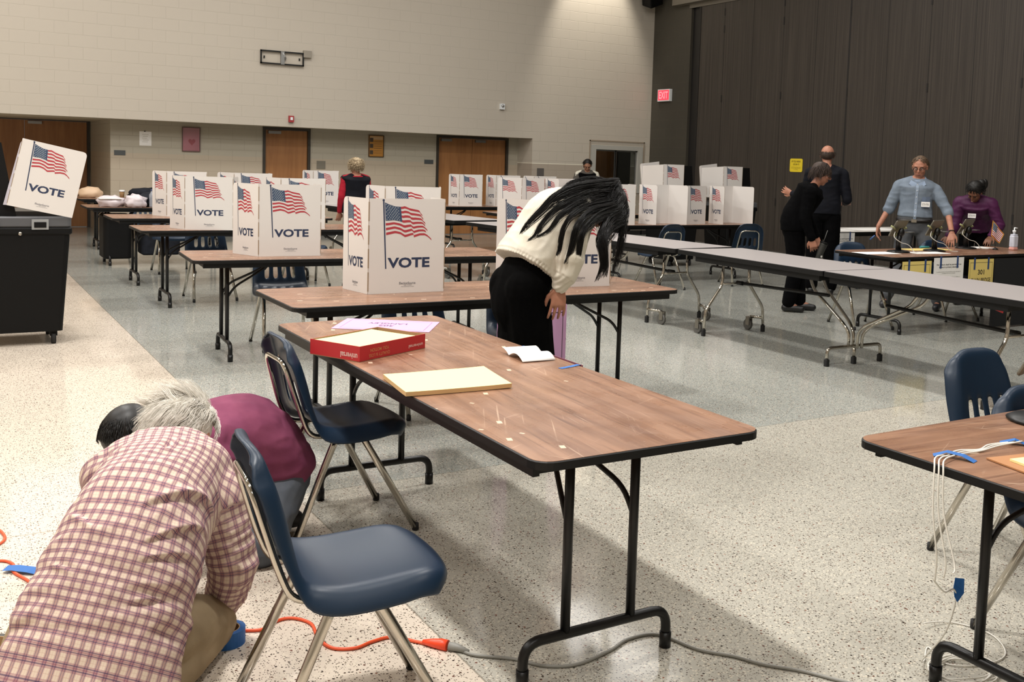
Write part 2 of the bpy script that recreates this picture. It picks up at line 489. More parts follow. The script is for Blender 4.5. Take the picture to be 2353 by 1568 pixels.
# right wall: dark block then the folding partition
struct('wall_right', MB().box((XR,16.45,0), (XR+.2,YB,ZC)).box((XR,YF,4.85), (XR+.2,16.45,ZC)), M['dark_block'])
struct('trim_2', MB().box((XR+.06,16.16,0), (XR+.2,16.46,4.72)).box((XR-.01,16.13,0),(XR+.06,16.18,4.7)), M['seam'])
def partition():
    root = bpy.data.objects.new('wall_partition', None); COL.objects.link(root); root.location = (XR, 8, 0); tag(root, kind='structure')
    seams = [16.15, 15.41, 14.58, 13.77, 12.95, 12.18, 11.36, 10.54, 9.73, 8.92, 8.1, 7.3, 6.48, 5.66, 4.84, 4.0, 3.2, 2.4, 1.6, .8, 0, -.8, -1.6, -2.4, -3.2, -4.0, -5.0]
    body = MB(); gaps = MB(); hinge = MB()
    for i in range(len(seams)-1):
        a, b = seams[i], seams[i+1]
        dd = .012 if i == 4 else .003
        body.box((0, b-8+.002, .04), (.06, a-8-(dd if i == 5 else .002), 4.74))
        gaps.box((-.002, a-8-(.018 if i == 5 else .004), .04), (.05, a-8+(.018 if i == 5 else .004), 4.74)) if i else None
        if i % 2 == 1:
            for z in (4.48, 4.15, 2.82, .9): hinge.box((-.006, a-8-.014, z-.07), (.002, a-8+.014, z+.07))
    body.box((.0, -13, 0), (.06, 8.15, .04))
    body.build('panels', M['panel'], root); gaps.build('seals', M['seam'], root); hinge.build('hinges', M['seam'], root)
partition()
struct('trim_3', MB().box((XR-.16,YF,4.74), (XR,16.9,4.86)).box((XR-.02,YF,4.66),(XR+.0,16.5,4.74)), M['steel_beam'])
struct('baseboard_back', MB().box((10.03,YB-.012,0), (XR,YB,.1)).box((2.47,YA-.012,0),(d2[0],YA,.1)).box((d2[1],YA-.012,0),(d3[0],YA,.1)), M['seam'])
# ------------------------------------------------------------------ folding tables
def folding_table(name, fl, L, rz, label, group='brown folding tables', W=.762, top=None, plain=False):
    """fl = front left corner of the top; local X runs along the table, Y across"""
    c, s = math.cos(rz), math.sin(rz)
    cx_ = fl[0]+c*L/2-s*W/2; cy_ = fl[1]+s*L/2+c*W/2
    t = thing(name, label, 'table', (cx_, cy_, 0), rz, group)
    h = L/2; w = W/2
    MB().prism(rrect(-h+.004,-w+.004,h-.004,w-.004,.055,6), .722, .7400).build('tabletop', top or M['lam'], t)
    e = MB(); P = rrect(-h,-w,h,w,.06,6); Q = rrect(-h+.0045,-w+.0045,h-.0045,w-.0045,.055,6); n = len(P)
    vs = [(x,y,.716) for x,y in P]+[(x,y,.7365) for x,y in P]+[(x,y,.7395) for x,y in Q]+[(x,y,.716) for x,y in Q]
    fs = []
    for i in range(n):
        j = (i+1) % n
        fs += [(i,j,n+j,n+i), (n+i,n+j,2*n+j,2*n+i), (i,3*n+i,3*n+j,j)]
    e.add(vs, fs, 0); e.build('edge_band', M['edge'], t)
    a = MB()
    for y in (-w+.025, w-.045): a.box((-h+.07,y,.683), (h-.07,y+.02,.722))
    for x in (-h+.07, h-.09): a.box((x,-w+.045,.69), (x+.02,w-.045,.722))
    a.build('apron', M['edge'], t)
    for sx in (-1, 1):
        fx = sx*(h-.27); ix = sx*(h-.62)
        g = MB()
        for y in (-.116, .116): g.tube([(fx,y,.715), (fx,y,.125)], .0145, 10)
        g.tube(bend([(fx,-.255,.0),(fx,-.255,.125),(fx,.255,.125),(fx,.255,.0)], .095, 7), .0155, 10)
        for y in (-.255, .255): g.tube([(fx,y,0),(fx,y,.05)], .0185, 10)
        g.build('leg', M['blackmetal'], t)
        b = MB()
        for y in (-.116, .116):
            b.tube(bend([(ix,0,.70), (ix+(fx-ix)*.25,y*.25,.63), (ix+(fx-ix)*.85,y*.95,.52), (fx,y,.44)], .05, 4), .0085, 8)
        b.tube([(ix,0,.715), (ix+(fx-ix)*.2,0,.63)], .013, 8)
        b.build('brace', M['blackmetal'], t)
    return t
folding_table('folding_table', (1.272,4.51), 2.345, -PI/2, 'scuffed brown folding table nearest the camera, holding the red box and yellow paper', None)
folding_table('folding_table', (1.482,4.925), 2.39, 0, 'brown folding table the woman in the cream sweater bends over', None)
folding_table('folding_table', (1.49,7.27), 2.42, -.06, 'brown folding table behind the one where the woman bends, third from the camera', None)
folding_table('folding_table', (1.60,10.0), 2.40, 0, 'brown folding table with two voting booths, fourth from the camera', None)
folding_table('folding_table', (1.60,11.76), 2.40, 0, 'brown folding table with two booths just in front of the coat table', None)
folding_table('folding_table', (1.60,13.85), 2.40, 0, 'dark-edged folding table piled with dark coats and plastic bags', None)
folding_table('folding_table', (1.75,16.1), 2.2, 0, 'farthest folding table, by the alcove, holding a cup and papers', None)
folding_table('folding_table', (2.215,1.235), 2.4, 0, 'brown folding table at the right edge with white cables taped on it', None)
folding_table('folding_table', (7.30,6.21), 2.44, 0, 'brown check-in table with tablets and yellow precinct signs', None)
folding_table('folding_table', (6.98,10.36), 2.44, 0, 'brown folding table of booths in front of the two ballot boxes', None)
folding_table('folding_table', (6.70,14.6), 2.44, 0, 'far folding table with booths by the service window side', None)
folding_table('folding_table', (6.72,12.55), 2.44, 0, 'folding table of white booths left of the bending woman\'s head', None)
folding_table('folding_table', (9.3,9.0), 2.3, .02, 'folding table with white papers along the dark partition', None, top=mat('white_laminate', '#cfcbc4', .4))

# ------------------------------------------------------------------ school chairs
def chair_shell():
    prof = [(.240,.392),(.245,.418),(.232,.437),(.190,.444),(.10,.437),(0,.430),(-.065,.430),(-.115,.439),(-.150,.466),(-.170,.51),(-.186,.56),(-.200,.61),(-.215,.665),(-.228,.71),(-.240,.75),(-.250,.782),(-.260,.795),(-.276,.793)]
    hw = [.170,.188,.204,.215,.222,.224,.222,.218,.212,.206,.200,.194,.187,.178,.168,.155,.140,.128]
    NU = 24; vs = []; fs = []
    for j, ((y, z), h) in enumerate(zip(prof, hw)):
        for i in range(NU+1):
            a = -1+2*i/NU; fs_ = (.25,.5,.8,1)[j] if j < 4 else 1; fb = (.75,.45,.2)[j-15] if j > 14 else 1
            e = max(0, abs(a)-.80)/.20
            x = h*a; yy = y; zz = z
            if j < 8:
                zz += .020*a*a*(1 if j > 2 else .3)*(1-e*.3) - .052*e*e*fs_; yy -= (.030*a*a+.03*a**6 if j < 4 else 0)
            else:
                k = min(1, (j-8)/3)
                zz -= .045*e*e*(1-k); yy += .020*a*a*k - .050*e*e*k*fb
                if j > 13: zz -= .035*abs(a)**4
            vs.append((x, yy, zz))
    slot = {5,6, 9,10, 13,14, 17,18}
    for j in range(len(prof)-1):
        for i in range(NU):
            if j in (9,10) and i in slot: continue
            fs.append((j*(NU+1)+i, j*(NU+1)+i+1, (j+1)*(NU+1)+i+1, (j+1)*(NU+1)+i))
    m = MB().add(vs, fs, 0, True).mesh('shell', M['chair'])
    return bake(m, [('SOLIDIFY', dict(thickness=.009, offset=-1)), ('SUBSURF', dict(levels=1, render_levels=1))])
SHELL = chair_shell()
for p in SHELL.polygons: p.use_smooth = True
def chair_mesh_legs():
    R = {}
    def leg(x0, y0, x1, y1):
        return MB().tube(bend([(x0*.55,y0*.6,.412),(x0,y0,.408),(x0+(x1-x0)*.15,y0+(y1-y0)*.18,.34),(x1,y1,.012)], .05, 5), .0138, 12)
    for k, a in dict(fl=(-.165,.03,-.205,.25), fr=(.165,.03,.205,.25), rl=(-.165,-.07,-.205,-.25), rr=(.165,-.07,.205,-.25)).items():
        R[k] = leg(*a).mesh('leg', M['chrome'])
    R['glide'] = [MB().lathe([(.010,.0),(.014,.003),(.014,.012),(.013,.03),(.0128,.03)], 12, 0, (x,y)).mesh('foot_cap', M['rubber']) for x,y in ((-.205,.25),(.205,.25),(-.205,-.25),(.205,-.25))]
    R['back'] = MB().tube(bend([(-.13,-.05,.408),(-.14,-.165,.415),(-.145,-.200,.50),(-.120,-.262,.71),(.120,-.262,.71),(.145,-.200,.50),(.14,-.165,.415),(.13,-.05,.408)], .06, 6), .0095, 10).mesh('back_tube', M['chrome'])
    b = MB()
    for x in (-.075,.075): b.ell((x,-.222,.70), (.008,.004,.008), 10, 6)
    for x in (-.17,.17): b.ell((x,.05,.447), (.006,.006,.004), 8, 5)
    R['rivet'] = b.mesh('rivets', M['steel'])
    R['pan'] = MB().box((-.17,-.10,.404),(-.12,.06,.42)).box((.12,-.10,.404),(.17,.06,.42)).mesh('seat_bracket', M['blackmetal'])
    return R
CL = chair_mesh_legs()
def make_chair():
    t = thing('school_chair', '', 'chair')
    link('seat_shell', SHELL, t)
    for k in ('fl','fr','rl','rr'): link('leg', CL[k], t)
    for g in CL['glide']: link('foot_cap', g, t)
    link('back_tube', CL['back'], t); link('rivets', CL['rivet'], t); link('seat_bracket', CL['pan'], t)
    return t
_c0 = make_chair(); _used = []
def chair(x, y, rz, label, group=None, black=False):
    """rz = direction the sitter faces, 0 = +Y"""
    o = _c0 if not _used else copy_tree(_c0)
    _used.append(1)
    o.location = (x, y, 0); o.rotation_euler = (0, 0, rz); o['label'] = label
    if group: o['group'] = group
    elif 'group' in o: del o['group']
    return o
G1 = 'blue school chairs tucked under the voting tables'
chair(.895, 2.50, math.radians(-95), 'navy blue plastic school chair with chrome legs nearest the camera')
chair(1.365, 3.92, -PI/2+.02, 'navy school chair facing the red box side of the near table')
chair(3.55, 2.33, PI, 'navy school chair whose whole back rises behind the right-hand table')
chair(3.10, 1.79, PI, 'navy school chair half cut by the right edge of the photo')

# ------------------------------------------------------------------ voting booths
BH = .525
def flag_print(mb, fn, u0=0, v0=0):
    """mb material slots: 1 navy, 2 canton, 3 red, 4 pale, 5 grey ink ; fn(u,v) -> point"""
    top = [(0,.197,.960),(.12,.25,.94),(.3,.33,.918),(.44,.42,.914),(.5,.455,.922),(.62,.52,.900),(.75,.59,.888),(.86,.645,.880),(.93,.67,.845),(1,.71,.815)]
    bot = [(0,.220,.617),(.2,.34,.638),(.33,.41,.625),(.47,.47,.592),(.58,.575,.622),(.64,.585,.59),(.72,.66,.612),(.82,.73,.612),(.92,.775,.592),(1,.822,.556)]
    def itp(tb, s):
        for a, b in zip(tb, tb[1:]):
            if s <= b[0]+1e-9:
                k = (s-a[0])/(b[0]-a[0]); k = k*k*(3-2*k)*.4+k*.6
                return a[1]+(b[1]-a[1])*k, a[2]+(b[2]-a[2])*k
        return tb[-1][1:]
    def F(s, t):
        a = itp(top, s); b = itp(bot, s)
        t2 = t+.018*math.sin(s*9+t*3)*math.sin(PI*t)
        return (a[0]+(b[0]-a[0])*t2, a[1]+(b[1]-a[1])*t2)
    NS = 22
    for k in range(0, 13, 2):
        s0 = 9/NS if k < 7 else 0
        n0 = int(s0*NS)
        vs = []; 
        for i in range(n0, NS+1):
            s = i/NS; e = 1.0 if k == 12 else (.93+.04*math.sin(k*1.7))
            s = s0+(s-s0)*e if i > n0 else s
            vs += [fn(*F(s, k/13)), fn(*F(s, (k+1)/13))]
        fs = [(2*i, 2*i+1, 2*i+3, 2*i+2) for i in range(NS-n0)]
        mb.add(vs, fs, 3)
    vs = []
    for i in range(10):
        s = i/9*9/NS
        vs += [fn(*F(s, 0)), fn(*F(s, 7/13))]
    mb.add(vs, [(2*i, 2*i+1, 2*i+3, 2*i+2) for i in range(9)], 2)
    for rr in range(9):
        for cc in range(6 if rr % 2 == 0 else 5):
            s = (cc+.6+(.5 if rr % 2 else 0))/6.4*9/NS; t = (rr+.8)/9.6*7/13
            a, b = F(s, t); d = .0068
            mb.add([fn(a+d*math.cos(q), b+d*.8*math.sin(q), .0004) for q in [PI/2+i*2*PI/5 for i in range(5)]], [(0,1,2,3,4)], 4)
    # pole with its knob
    mb.add([fn(.172,.975), fn(.214,.262), fn(.230,.262), fn(.190,.975)], [(0,1,2,3)], 1)
    mb.add([fn(.180+.015*math.cos(q), .983+.012*math.sin(q)) for q in [i*PI/5 for i in range(10)]], [tuple(range(10))], 1)
    put_text(mb, 'VOTE', .243, .268, .800, .378, fn, 1, .035)
    put_text(mb, 'ElectionSource', .40, .092, .615, .118, fn, 5, .012)
    put_text(mb, '1-888-742-8037', .455, .078, .57, .087, fn, 5)
    put_text(mb, 'www.electionsource.com', .425, .064, .595, .073, fn, 5)
BM = [M['card'], M['navy'], M['canton'], M['red'], M['starw'], M['grey_ink'], M['card_edge']]
_pm = {}
def panel_mesh(w, free=0, printed=True):
    """upright board w wide; outside faces -Y. free: -1 left edge rounded, 1 right edge rounded"""
    k = (round(w,3), free, printed)
    if k in _pm: return _pm[k]
    mb = MB(); th = .004
    P = rrect(0, 0, w, BH, .03, 4, (0, 0, 1 if free == 1 else 0, 1 if free == -1 else 0))
    mb.add([(x,-th/2,z) for x,z in P]+[(x,th/2,z) for x,z in P], [tuple(range(len(P))), tuple(reversed(range(len(P),2*len(P))))], 0)
    n = len(P); b = len(mb.v)-2*n
    for i in range(n):
        j = (i+1) % n
        mb.f.append([b+i,b+n+i,b+n+j,b+j]); mb.m.append(6); mb.sm.append(False)
    if printed: flag_print(mb, lambda u_, v_, d=0: (w*(1-(1-u_)*1), -th/2-.0006-d, BH*v_))
    for q in range(4):
        z0 = BH*(.03+.245*q); 
        for x in (0, w):
            if (x == 0 and free == -1) or (x == w and free == 1): continue
            mb.box((x-.0022,-th/2-.0012,z0), (x+.0022,-th/2,z0+BH*.2), 6)
    me = mb.mesh('board', BM); _pm[k] = me
    return me
def booth(pts, label, group='cardboard voting booths', z=.7405, printed=(1,1,1)):
    """pts: wing end, fold, fold, wing end (outside on the right hand of the path)"""
    t = thing('voting_booth', label, 'voting booth', (pts[1][0], pts[1][1], z), 0, group)
    for i, nm in enumerate(('side_panel', 'front_panel', 'side_panel')):
        a, b = pts[i], pts[i+1]
        w = math.hypot(b[0]-a[0], b[1]-a[1])
        w = round(w/.005)*.005
        link(nm, panel_mesh(w, (-1, 0, 1)[i], printed[i]), t, (a[0]-pts[1][0], a[1]-pts[1][1], 0), math.atan2(b[1]-a[1], b[0]-a[0]))
    return t
def booth_at(F, rz, label, w=.449, wing=.28, sl=98, sr=98, **kw):
    """F = left fold; rz = direction of the front board; sl, sr = angles of the wings"""
    d = V((math.cos(rz), math.sin(rz))); F = V(F)
    F2 = F+d*w
    a = rz+math.radians(180-180+sl); Lp = F+V((math.cos(a), math.sin(a)))*wing
    b = rz+math.radians(180-sr); Rp = F2+V((math.cos(b), math.sin(b)))*wing
    return booth([Lp, F, F2, Rp], label, **kw)
# ------------------------------------------------------------------ where the booths stand
GA = 'cardboard voting booths on the left tables'; GB = 'cardboard voting booths on the right tables'
booth_at((1.997,5.298), .0, 'white voting booth nearest the camera, flag and VOTE facing it', sl=99, sr=97, group=None)
booth_at((3.09,5.27), -.11, 'white voting booth partly hidden by the bending woman\'s black hair', sl=142, sr=100, wing=.30, group=None)
booth_at((1.979,7.455), -.04, 'left voting booth on the third table from the camera', sl=113, sr=95, wing=.31, group=None)
b_ = booth_at((2.955,7.50), -.30, 'voting booth whose top shows behind the nearest booth', sl=118, sr=95, w=.43, group=None)
far = []
far.append(booth_at((2.0,10.12), -.33, 'left of the two voting booths on the fourth table', w=.43, sl=128, sr=95, wing=.26, group=None))
far.append(booth_at((2.90,10.12), -.12, 'right of the two voting booths on the fourth table', w=.435, sl=118, sr=95, group=None))
far.append(booth_at((2.20,12.1), -.10, 'voting booth farthest left, beside the dark coats', w=.42, sl=122, sr=95, wing=.25, group=None))
far.append(booth_at((2.91,12.02), -.02, 'voting booth behind the left group, its flag above the nearer booths', w=.43, sl=118, sr=95, group=None))
far.append(booth_at((4.76,14.95), .08, 'lone voting booth next to the person in red sleeves', w=.40, sl=112, sr=88, wing=.22, group=None))
far.append(booth_at((7.065,14.78), -.1, 'leftmost voting booth of the right-hand back rows', w=.39, sl=115, sr=95, wing=.24, group=None))
far.append(booth_at((7.735,14.80), -.1, 'second voting booth of the backmost row', w=.42, sl=112, sr=95, wing=.24, group=None))
far.append(booth_at((8.45,14.82), -.05, 'third booth of the backmost row, only its top edge showing', w=.42, sl=112, sr=95, wing=.24, group=None))
far.append(booth_at((7.22,13.02), .02, 'bright booth with a wide left wing above the bending woman\'s back', w=.385, sl=150, sr=95, wing=.345, group=None))
far.append(booth([(8.36,12.95),(8.18,13.2),(7.72,13.2),(7.83,12.98)], 'open booth showing its blank inside above the bending woman\'s back', group=None))
far.append(booth_at((8.37,13.02), 0, 'booth just above the bending woman\'s head', w=.42, sl=112, sr=95, wing=.24, group=None))
far.append(booth_at((6.99,10.47), -.1, 'booth right of the bending woman\'s hair, mostly hidden by it', w=.425, sl=112, sr=95, wing=.26, group=None))
far.append(booth([(8.235,10.42),(8.12,10.68),(7.65,10.68),(7.745,10.42)], 'open booth left of centre on the table before the ballot boxes', group=None))
far.append(booth_at((8.245,10.46), .24, 'booth turned with its flag board outward between two open booths', w=.42, sl=45, sr=120, wing=.18, group=None))
far.append(booth([(9.385,10.44),(9.30,10.78),(8.86,10.74),(8.85,10.42)], 'open booth at the right end of the table before the ballot boxes', group=None))
for o in far: o.scale = (1, 1, .962)

# ------------------------------------------------------------------ long folding lunch tables
def bench(x, y, rz, label, half=1.85):
    """root in the middle; local Y along the table"""
    t = thing('lunch_table', label, 'table', (x, y, 0), rz, 'long grey folding lunch tables')
    for s in (-1, 1):
        a, b = (.004, half) if s > 0 else (-half, -.004)
        MB().prism(rrect(-.378, a+.006, .378, b-.006, .02, 3), .715, .7405).build('tabletop', M['bench'], t)
        e = MB(); P = rrect(-.384, a, .384, b, .024, 3); Q = rrect(-.377, a+.007, .377, b-.007, .02, 3); n = len(P)
        vs = [(p[0],p[1],.700) for p in P]+[(p[0],p[1],.737) for p in P]+[(p[0],p[1],.7402) for p in Q]+[(p[0],p[1],.700) for p in Q]
        fs = []
        for i in range(n):
            j = (i+1) % n
            fs += [(i,j,n+j,n+i), (n+i,n+j,2*n+j,2*n+i), (3*n+i,3*n+j,j,i)]
        e.add(vs, fs); e.build('edge_band', M['edge'], t)
        ap = MB(); y0, y1 = (a+.05, b-.25) if s > 0 else (a+.25, b-.05)
        for xx in (-.36, .335): ap.box((xx, y0, .655), (xx+.025, y1, .716))
        for yy in (y0, y1-.025): ap.box((-.335, yy, .66), (.335, yy+.025, .716))
        ap.build('frame_rail', M['edge'], t)
        # centre legs: two bent chrome tubes meeting over a three-footed base
        g = MB()
        for xx in (-.05, .09):
            g.tube(bend([(xx+.10, s*.62, .70), (xx+.08, s*.50, .52), (xx*.55, s*.11, .31), (xx*.35, s*.045, .24), (xx*.35, s*.045, .13)], .05, 5), .013, 10)
        g.build('centre_leg', M['chrome'], t)
        # outer leg frame with castors
        yo = s*1.46; g = MB()
        for q in (-1, 1):
            g.tube(bend([(q*.15, yo, .70), (q*.155, yo, .45), (q*.33, yo, .23), (q*.345, yo, .05)], .05, 5), .0135, 10)
            g.tube([(q*.345, yo, .13), (q*.30, yo+s*.13, .125)], .014, 8)
        g.tube([(-.155, yo, .46), (.155, yo, .46)], .010, 8)
        g.build('outer_leg', M['chrome'], t)
        MB().tube([(0, yo-s*.02, .47), (0, yo-s*.10, .47)], .019, 10).tube([(0, yo-s*.10, .47), (0, s*.30, .50)], .014, 10).build('torsion_bar', M['blackmetal'], t)
        for q in (-1, 1):
            c = MB(); cx2, cy2 = q*.295, yo+s*.15
            c.tube([(cx2-.014, cy2, .05), (cx2+.014, cy2, .05)], [.05,.05], 18)
            w_ = c.build('castor', M['castor'], t)
            MB().tube([(cx2-.02, cy2-s*.02, .12), (cx2+.02, cy2-s*.02, .12)], .012, 8).box((cx2-.022,cy2-.035,.045),(cx2-.016,cy2+.012,.125)).box((cx2+.016,cy2-.035,.045),(cx2+.022,cy2+.012,.125)).build('castor_fork', M['steel'], w_)
            MB().rbox((q*.345-.016, yo-.016, 0), (q*.345+.016, yo+.016, .06), .006).build('rubber_foot', M['rubber'], t)
    base = MB().tube(bend([(-.29,.0,.05),(-.29,0,.14),(.29,0,.14),(.29,0,.05)], .07, 6), .0135, 10).tube([(0,0,.14),(0,0,.05)], .0135, 10)
    base.build('centre_base', M['chrome'], t)
    for q in (-.29, 0, .29): MB().rbox((q-.017,-.017,0), (q+.017,.017,.055), .006).build('rubber_foot', M['rubber'], t)
    hg = MB().box((-.2,-.10,.655), (.2,.10,.70)).box((-.05,-.06,.60),(.05,.06,.655)).box((-.28,-.035,.67),(.28,.035,.70))
    hg.build('hinge_bracket', M['blackmetal'], t)
    return t
bench(6.06, 5.50, -.02, 'long grey lunch table running out of the right edge, nearest of its line')
bench(5.93, 9.27, .09, 'grey lunch table in the middle of the line, behind the bending woman')
bench(5.48, 13.2, .13, 'farthest grey lunch table, seen between the two groups of booths')

# ------------------------------------------------------------------ ballot boxes
def ballot_box(x, y, side, label):
    """side=-1: lid at the left and shield to the right; +1 mirrored"""
    t = thing('ballot_box', label, 'ballot box', (x, y, 0))
    mb = MB()
    lo = rrect(-.25, .03, .25, .57, .03, 3); hi = rrect(-.30, 0, .30, .6, .04, 3); n = len(lo)
    vs = [(a,b,.10) for a,b in lo]+[(a,b,.80) for a,b in hi]+[(a,b,.885) for a,b in hi]
    fs = [tuple(reversed(range(n))), tuple(range(2*n,3*n))]
    for q in range(2):
        for i in range(n): fs.append((q*n+i, q*n+(i+1)%n, (q+1)*n+(i+1)%n, (q+1)*n+i))
    mb.add(vs, fs); mb.rbox((-.315,-.015,.83), (.315,.615,.885), .03); mb.build('body', M['black_plastic'], t)
    MB().rbox((-.31,-.012,.885), (.31,.612,.965), .03).build('top_rim', M['grey_plastic'], t)
    for cxx in (-.22, .10):
        c = MB().box((cxx-.055,-.026,.87), (cxx+.055,-.010,.945)); c = c.build('clasp', mat_('clasp_frame', '#8a8c8c', .4), t)
        MB().box((cxx-.04,-.030,.885), (cxx+.04,-.025,.925)).build('clasp_plate', M['black_plastic'], c)
    MB().ell((-.03,-.022,.84), (.014,.008,.014), 10, 6).build('lock', M['steel'], t)
    for a in (-.19, .19):
        for b in (.08, .52):
            w_ = MB().tube([(a-.015,b,.045),(a+.015,b,.045)], .045, 14).build('caster', M['rubber'], t)
            MB().box((a-.025,b-.02,.06), (a+.025,b+.02,.11)).build('caster_fork', M['black_plastic'], w_)
    # raised lid / reader housing
    l = MB()
    if side < 0: P = [(-.30,.03),(-.05,.03),(-.05,.57),(-.30,.57)]; top = [(-.42,.03),(-.14,.03),(-.14,.57),(-.42,.57)]
    else: P = [(-.08,.03),(.20,.03),(.20,.57),(-.08,.57)]; top = [(-.04,.03),(.14,.03),(.14,.57),(-.04,.57)]
    l.add([(a,b,.965) for a,b in P]+[(a,b,1.50) for a,b in top], [(3,2,1,0),(4,5,6,7),(0,1,5,4),(1,2,6,5),(2,3,7,6),(3,0,4,7)])
    l.build('lid', M['black_plastic'], t)
    MB().box((-.26,.05,.962), (.26,.55,1.0)).build('reader_deck', mat_('reader_black', '#1a1b1c', .3), t)
    if side < 0:
        o = link('privacy_board', panel_mesh(.45, 1), t, (-.115,-.02,1.050), 0); o.rotation_euler = (0, math.radians(12.5), 0); o.scale = (.97,1,.95)
        MB().add([(-.115,-.02,1.05),(-.135,.02,1.05),(-.02,.02,1.50),(0,-.02,1.54)], [(0,1,2,3)]).build('board_flap', mat_('flap_grey', '#b9b4bc', .6), t)
    else:
        o = link('privacy_board', panel_mesh(.38, 0), t, (-.41,-.0,1.02), 0); o.scale = (1,1,.94)
        o = link('privacy_board', panel_mesh(.36, -1, False), t, (-.37,.57,1.03), 0); o.rotation_euler = (0, math.radians(-7), 0); o.scale = (1,1,.92)
        MB().add([(-.41,0,1.02),(-.385,.56,1.03),(-.385,.56,1.48),(-.41,0,1.51)], [(0,1,2,3)]).build('board_back', M['card'], t)
    return t
def mat_(name, *a, **k):
    return bpy.data.materials.get(name) or mat(name, *a, **k)
ballot_box(.565, 8.5, -1, 'large black ballot box on castors cut by the left edge, flag shield on top')
ballot_box(9.42, 12.0, 1, 'left of the two ballot boxes behind the right booths')
ballot_box(10.56, 12.0, 1, 'right of the two ballot boxes, next to the dark partition')

# ------------------------------------------------------------------ things on the near table
T = .7405
def quad_slab(name, P, z0, th, m, parent=None, label=None, cat=None, group=None, curl=0):
    """sheet or stack with four given corners"""
    mb = MB(); N = 8; vs = []
    for k in range(2):
        for j in range(N+1):
            for i in range(N+1):
                a, b = i/N, j/N
                p = (V(P[0])*(1-a)+V(P[1])*a)*(1-b)+(V(P[3])*(1-a)+V(P[2])*a)*b
                z = z0+(th if k else 0)+curl*(abs(2*a-1)**3*.5+abs(2*b-1)**3*.3)*(1 if k else .9)
                vs.append((p.x, p.y, z))
    K = (N+1)**2; fs = []
    for j in range(N):
        for i in range(N):
            q = j*(N+1)+i
            fs += [(K+q,K+q+1,K+q+N+2,K+q+N+1), (q+N+1,q+N+2,q+1,q)]
    for i in range(N):
        fs += [(i,i+1,K+i+1,K+i), (N*(N+1)+i+1,N*(N+1)+i,K+N*(N+1)+i,K+N*(N+1)+i+1)]
        a0, a1 = i*(N+1), (i+1)*(N+1); fs += [(a1,a0,K+a0,K+a1)]; a0 += N; a1 += N; fs += [(a0,a1,K+a1,K+a0)]
    cnt = len(fs); mb.add(vs, fs)
    if isinstance(m, (list,tuple)):
        for i in range(N*N*2, cnt): mb.m[i] = 1
    o = mb.build(name, m, parent)
    if label: tag(o, label, cat, group)
    return o
def red_box():
    C0, C1, C2 = V((1.31,3.548)), V((1.187,3.769)), V((1.643,3.717))
    ex = (C2-C0); W = ex.length; ex.normalize(); ey = V((-ex.y, ex.x)); D = .25; H = .058
    t = thing('paper_box', 'open red cardboard paper box full of pale yellow sheets', 'box', (C0.x,C0.y,T), math.atan2(ex.y,ex.x))
    th = .003
    mb = MB().box((0,0,0),(W,D,.002),1).box((0,0,0),(W,th,H)).box((0,D-th,0),(W,D,H)).box((0,th,0),(th,D-th,H)).box((W-th,th,0),(W,D-th,H))
    mb.box((th,D-th-.001,.002),(W-th,D-th,H),1).box((W-th-.001,th,.002),(W-th,D-th,H),1)
    # lettering, upside down because the box is a lid turned over
    fr = lambda x, z: (W-x, -.0006, H-z)
    put_text(mb, 'universal', .045, .010, .130, .023, lambda x, z: (W-(x-.03), -.0006, .022-(z-.010)+.004), 2, .02)
    put_text(mb, 'QUALITY & LOSS\nYOU. MOTION', .0, .0, .115, .032, lambda x, z: (.165-x, -.0006, .042-z), 3, .004)
    put_text(mb, 'universal', 0, 0, .105, .022, lambda x, z: (-.0006, D-.12-(.105-x)-.02+.0, .030-z), 2, .02) if False else None
    put_text(mb, 'universal', 0, 0, .085, .022, lambda x, z: (-.0006, .010+x, .030-z), 2, .02)
    mb.build('tray', [M['red_box'], M['kraft'], mat_('box_lettering', '#dcb7ae', .6), mat_('box_lettering_gold', '#c98a5a', .6)], t)
    s = tag(quad_slab('paper_stack', [(0,0),(W-.05,0),(W-.05,D-.012),(0,D-.012)], 0, .001, M['cream_paper']), 'x')
    bpy.data.objects.remove(s)
    q = [C0+ex*.006+ey*.006, C0+ex*(W-.045)+ey*.006, C0+ex*(W-.045)+ey*(D-.008), C0+ex*.006+ey*(D-.008)]
    quad_slab('paper_stack', [tuple(p) for p in q], T+.002, .050, [M['cream_paper'], M['gold_paper']], None, 'pale yellow sheets filling the red box', 'paper', None, .004)
red_box()
quad_slab('paper_stack', [(1.250,2.968),(1.617,2.945),(1.661,3.238),(1.284,3.248)], T+.0005, .014, [M['cream_paper'], M['gold_paper']], None, 'loose stack of pale yellow sheets on the near table', 'paper', None, .003)
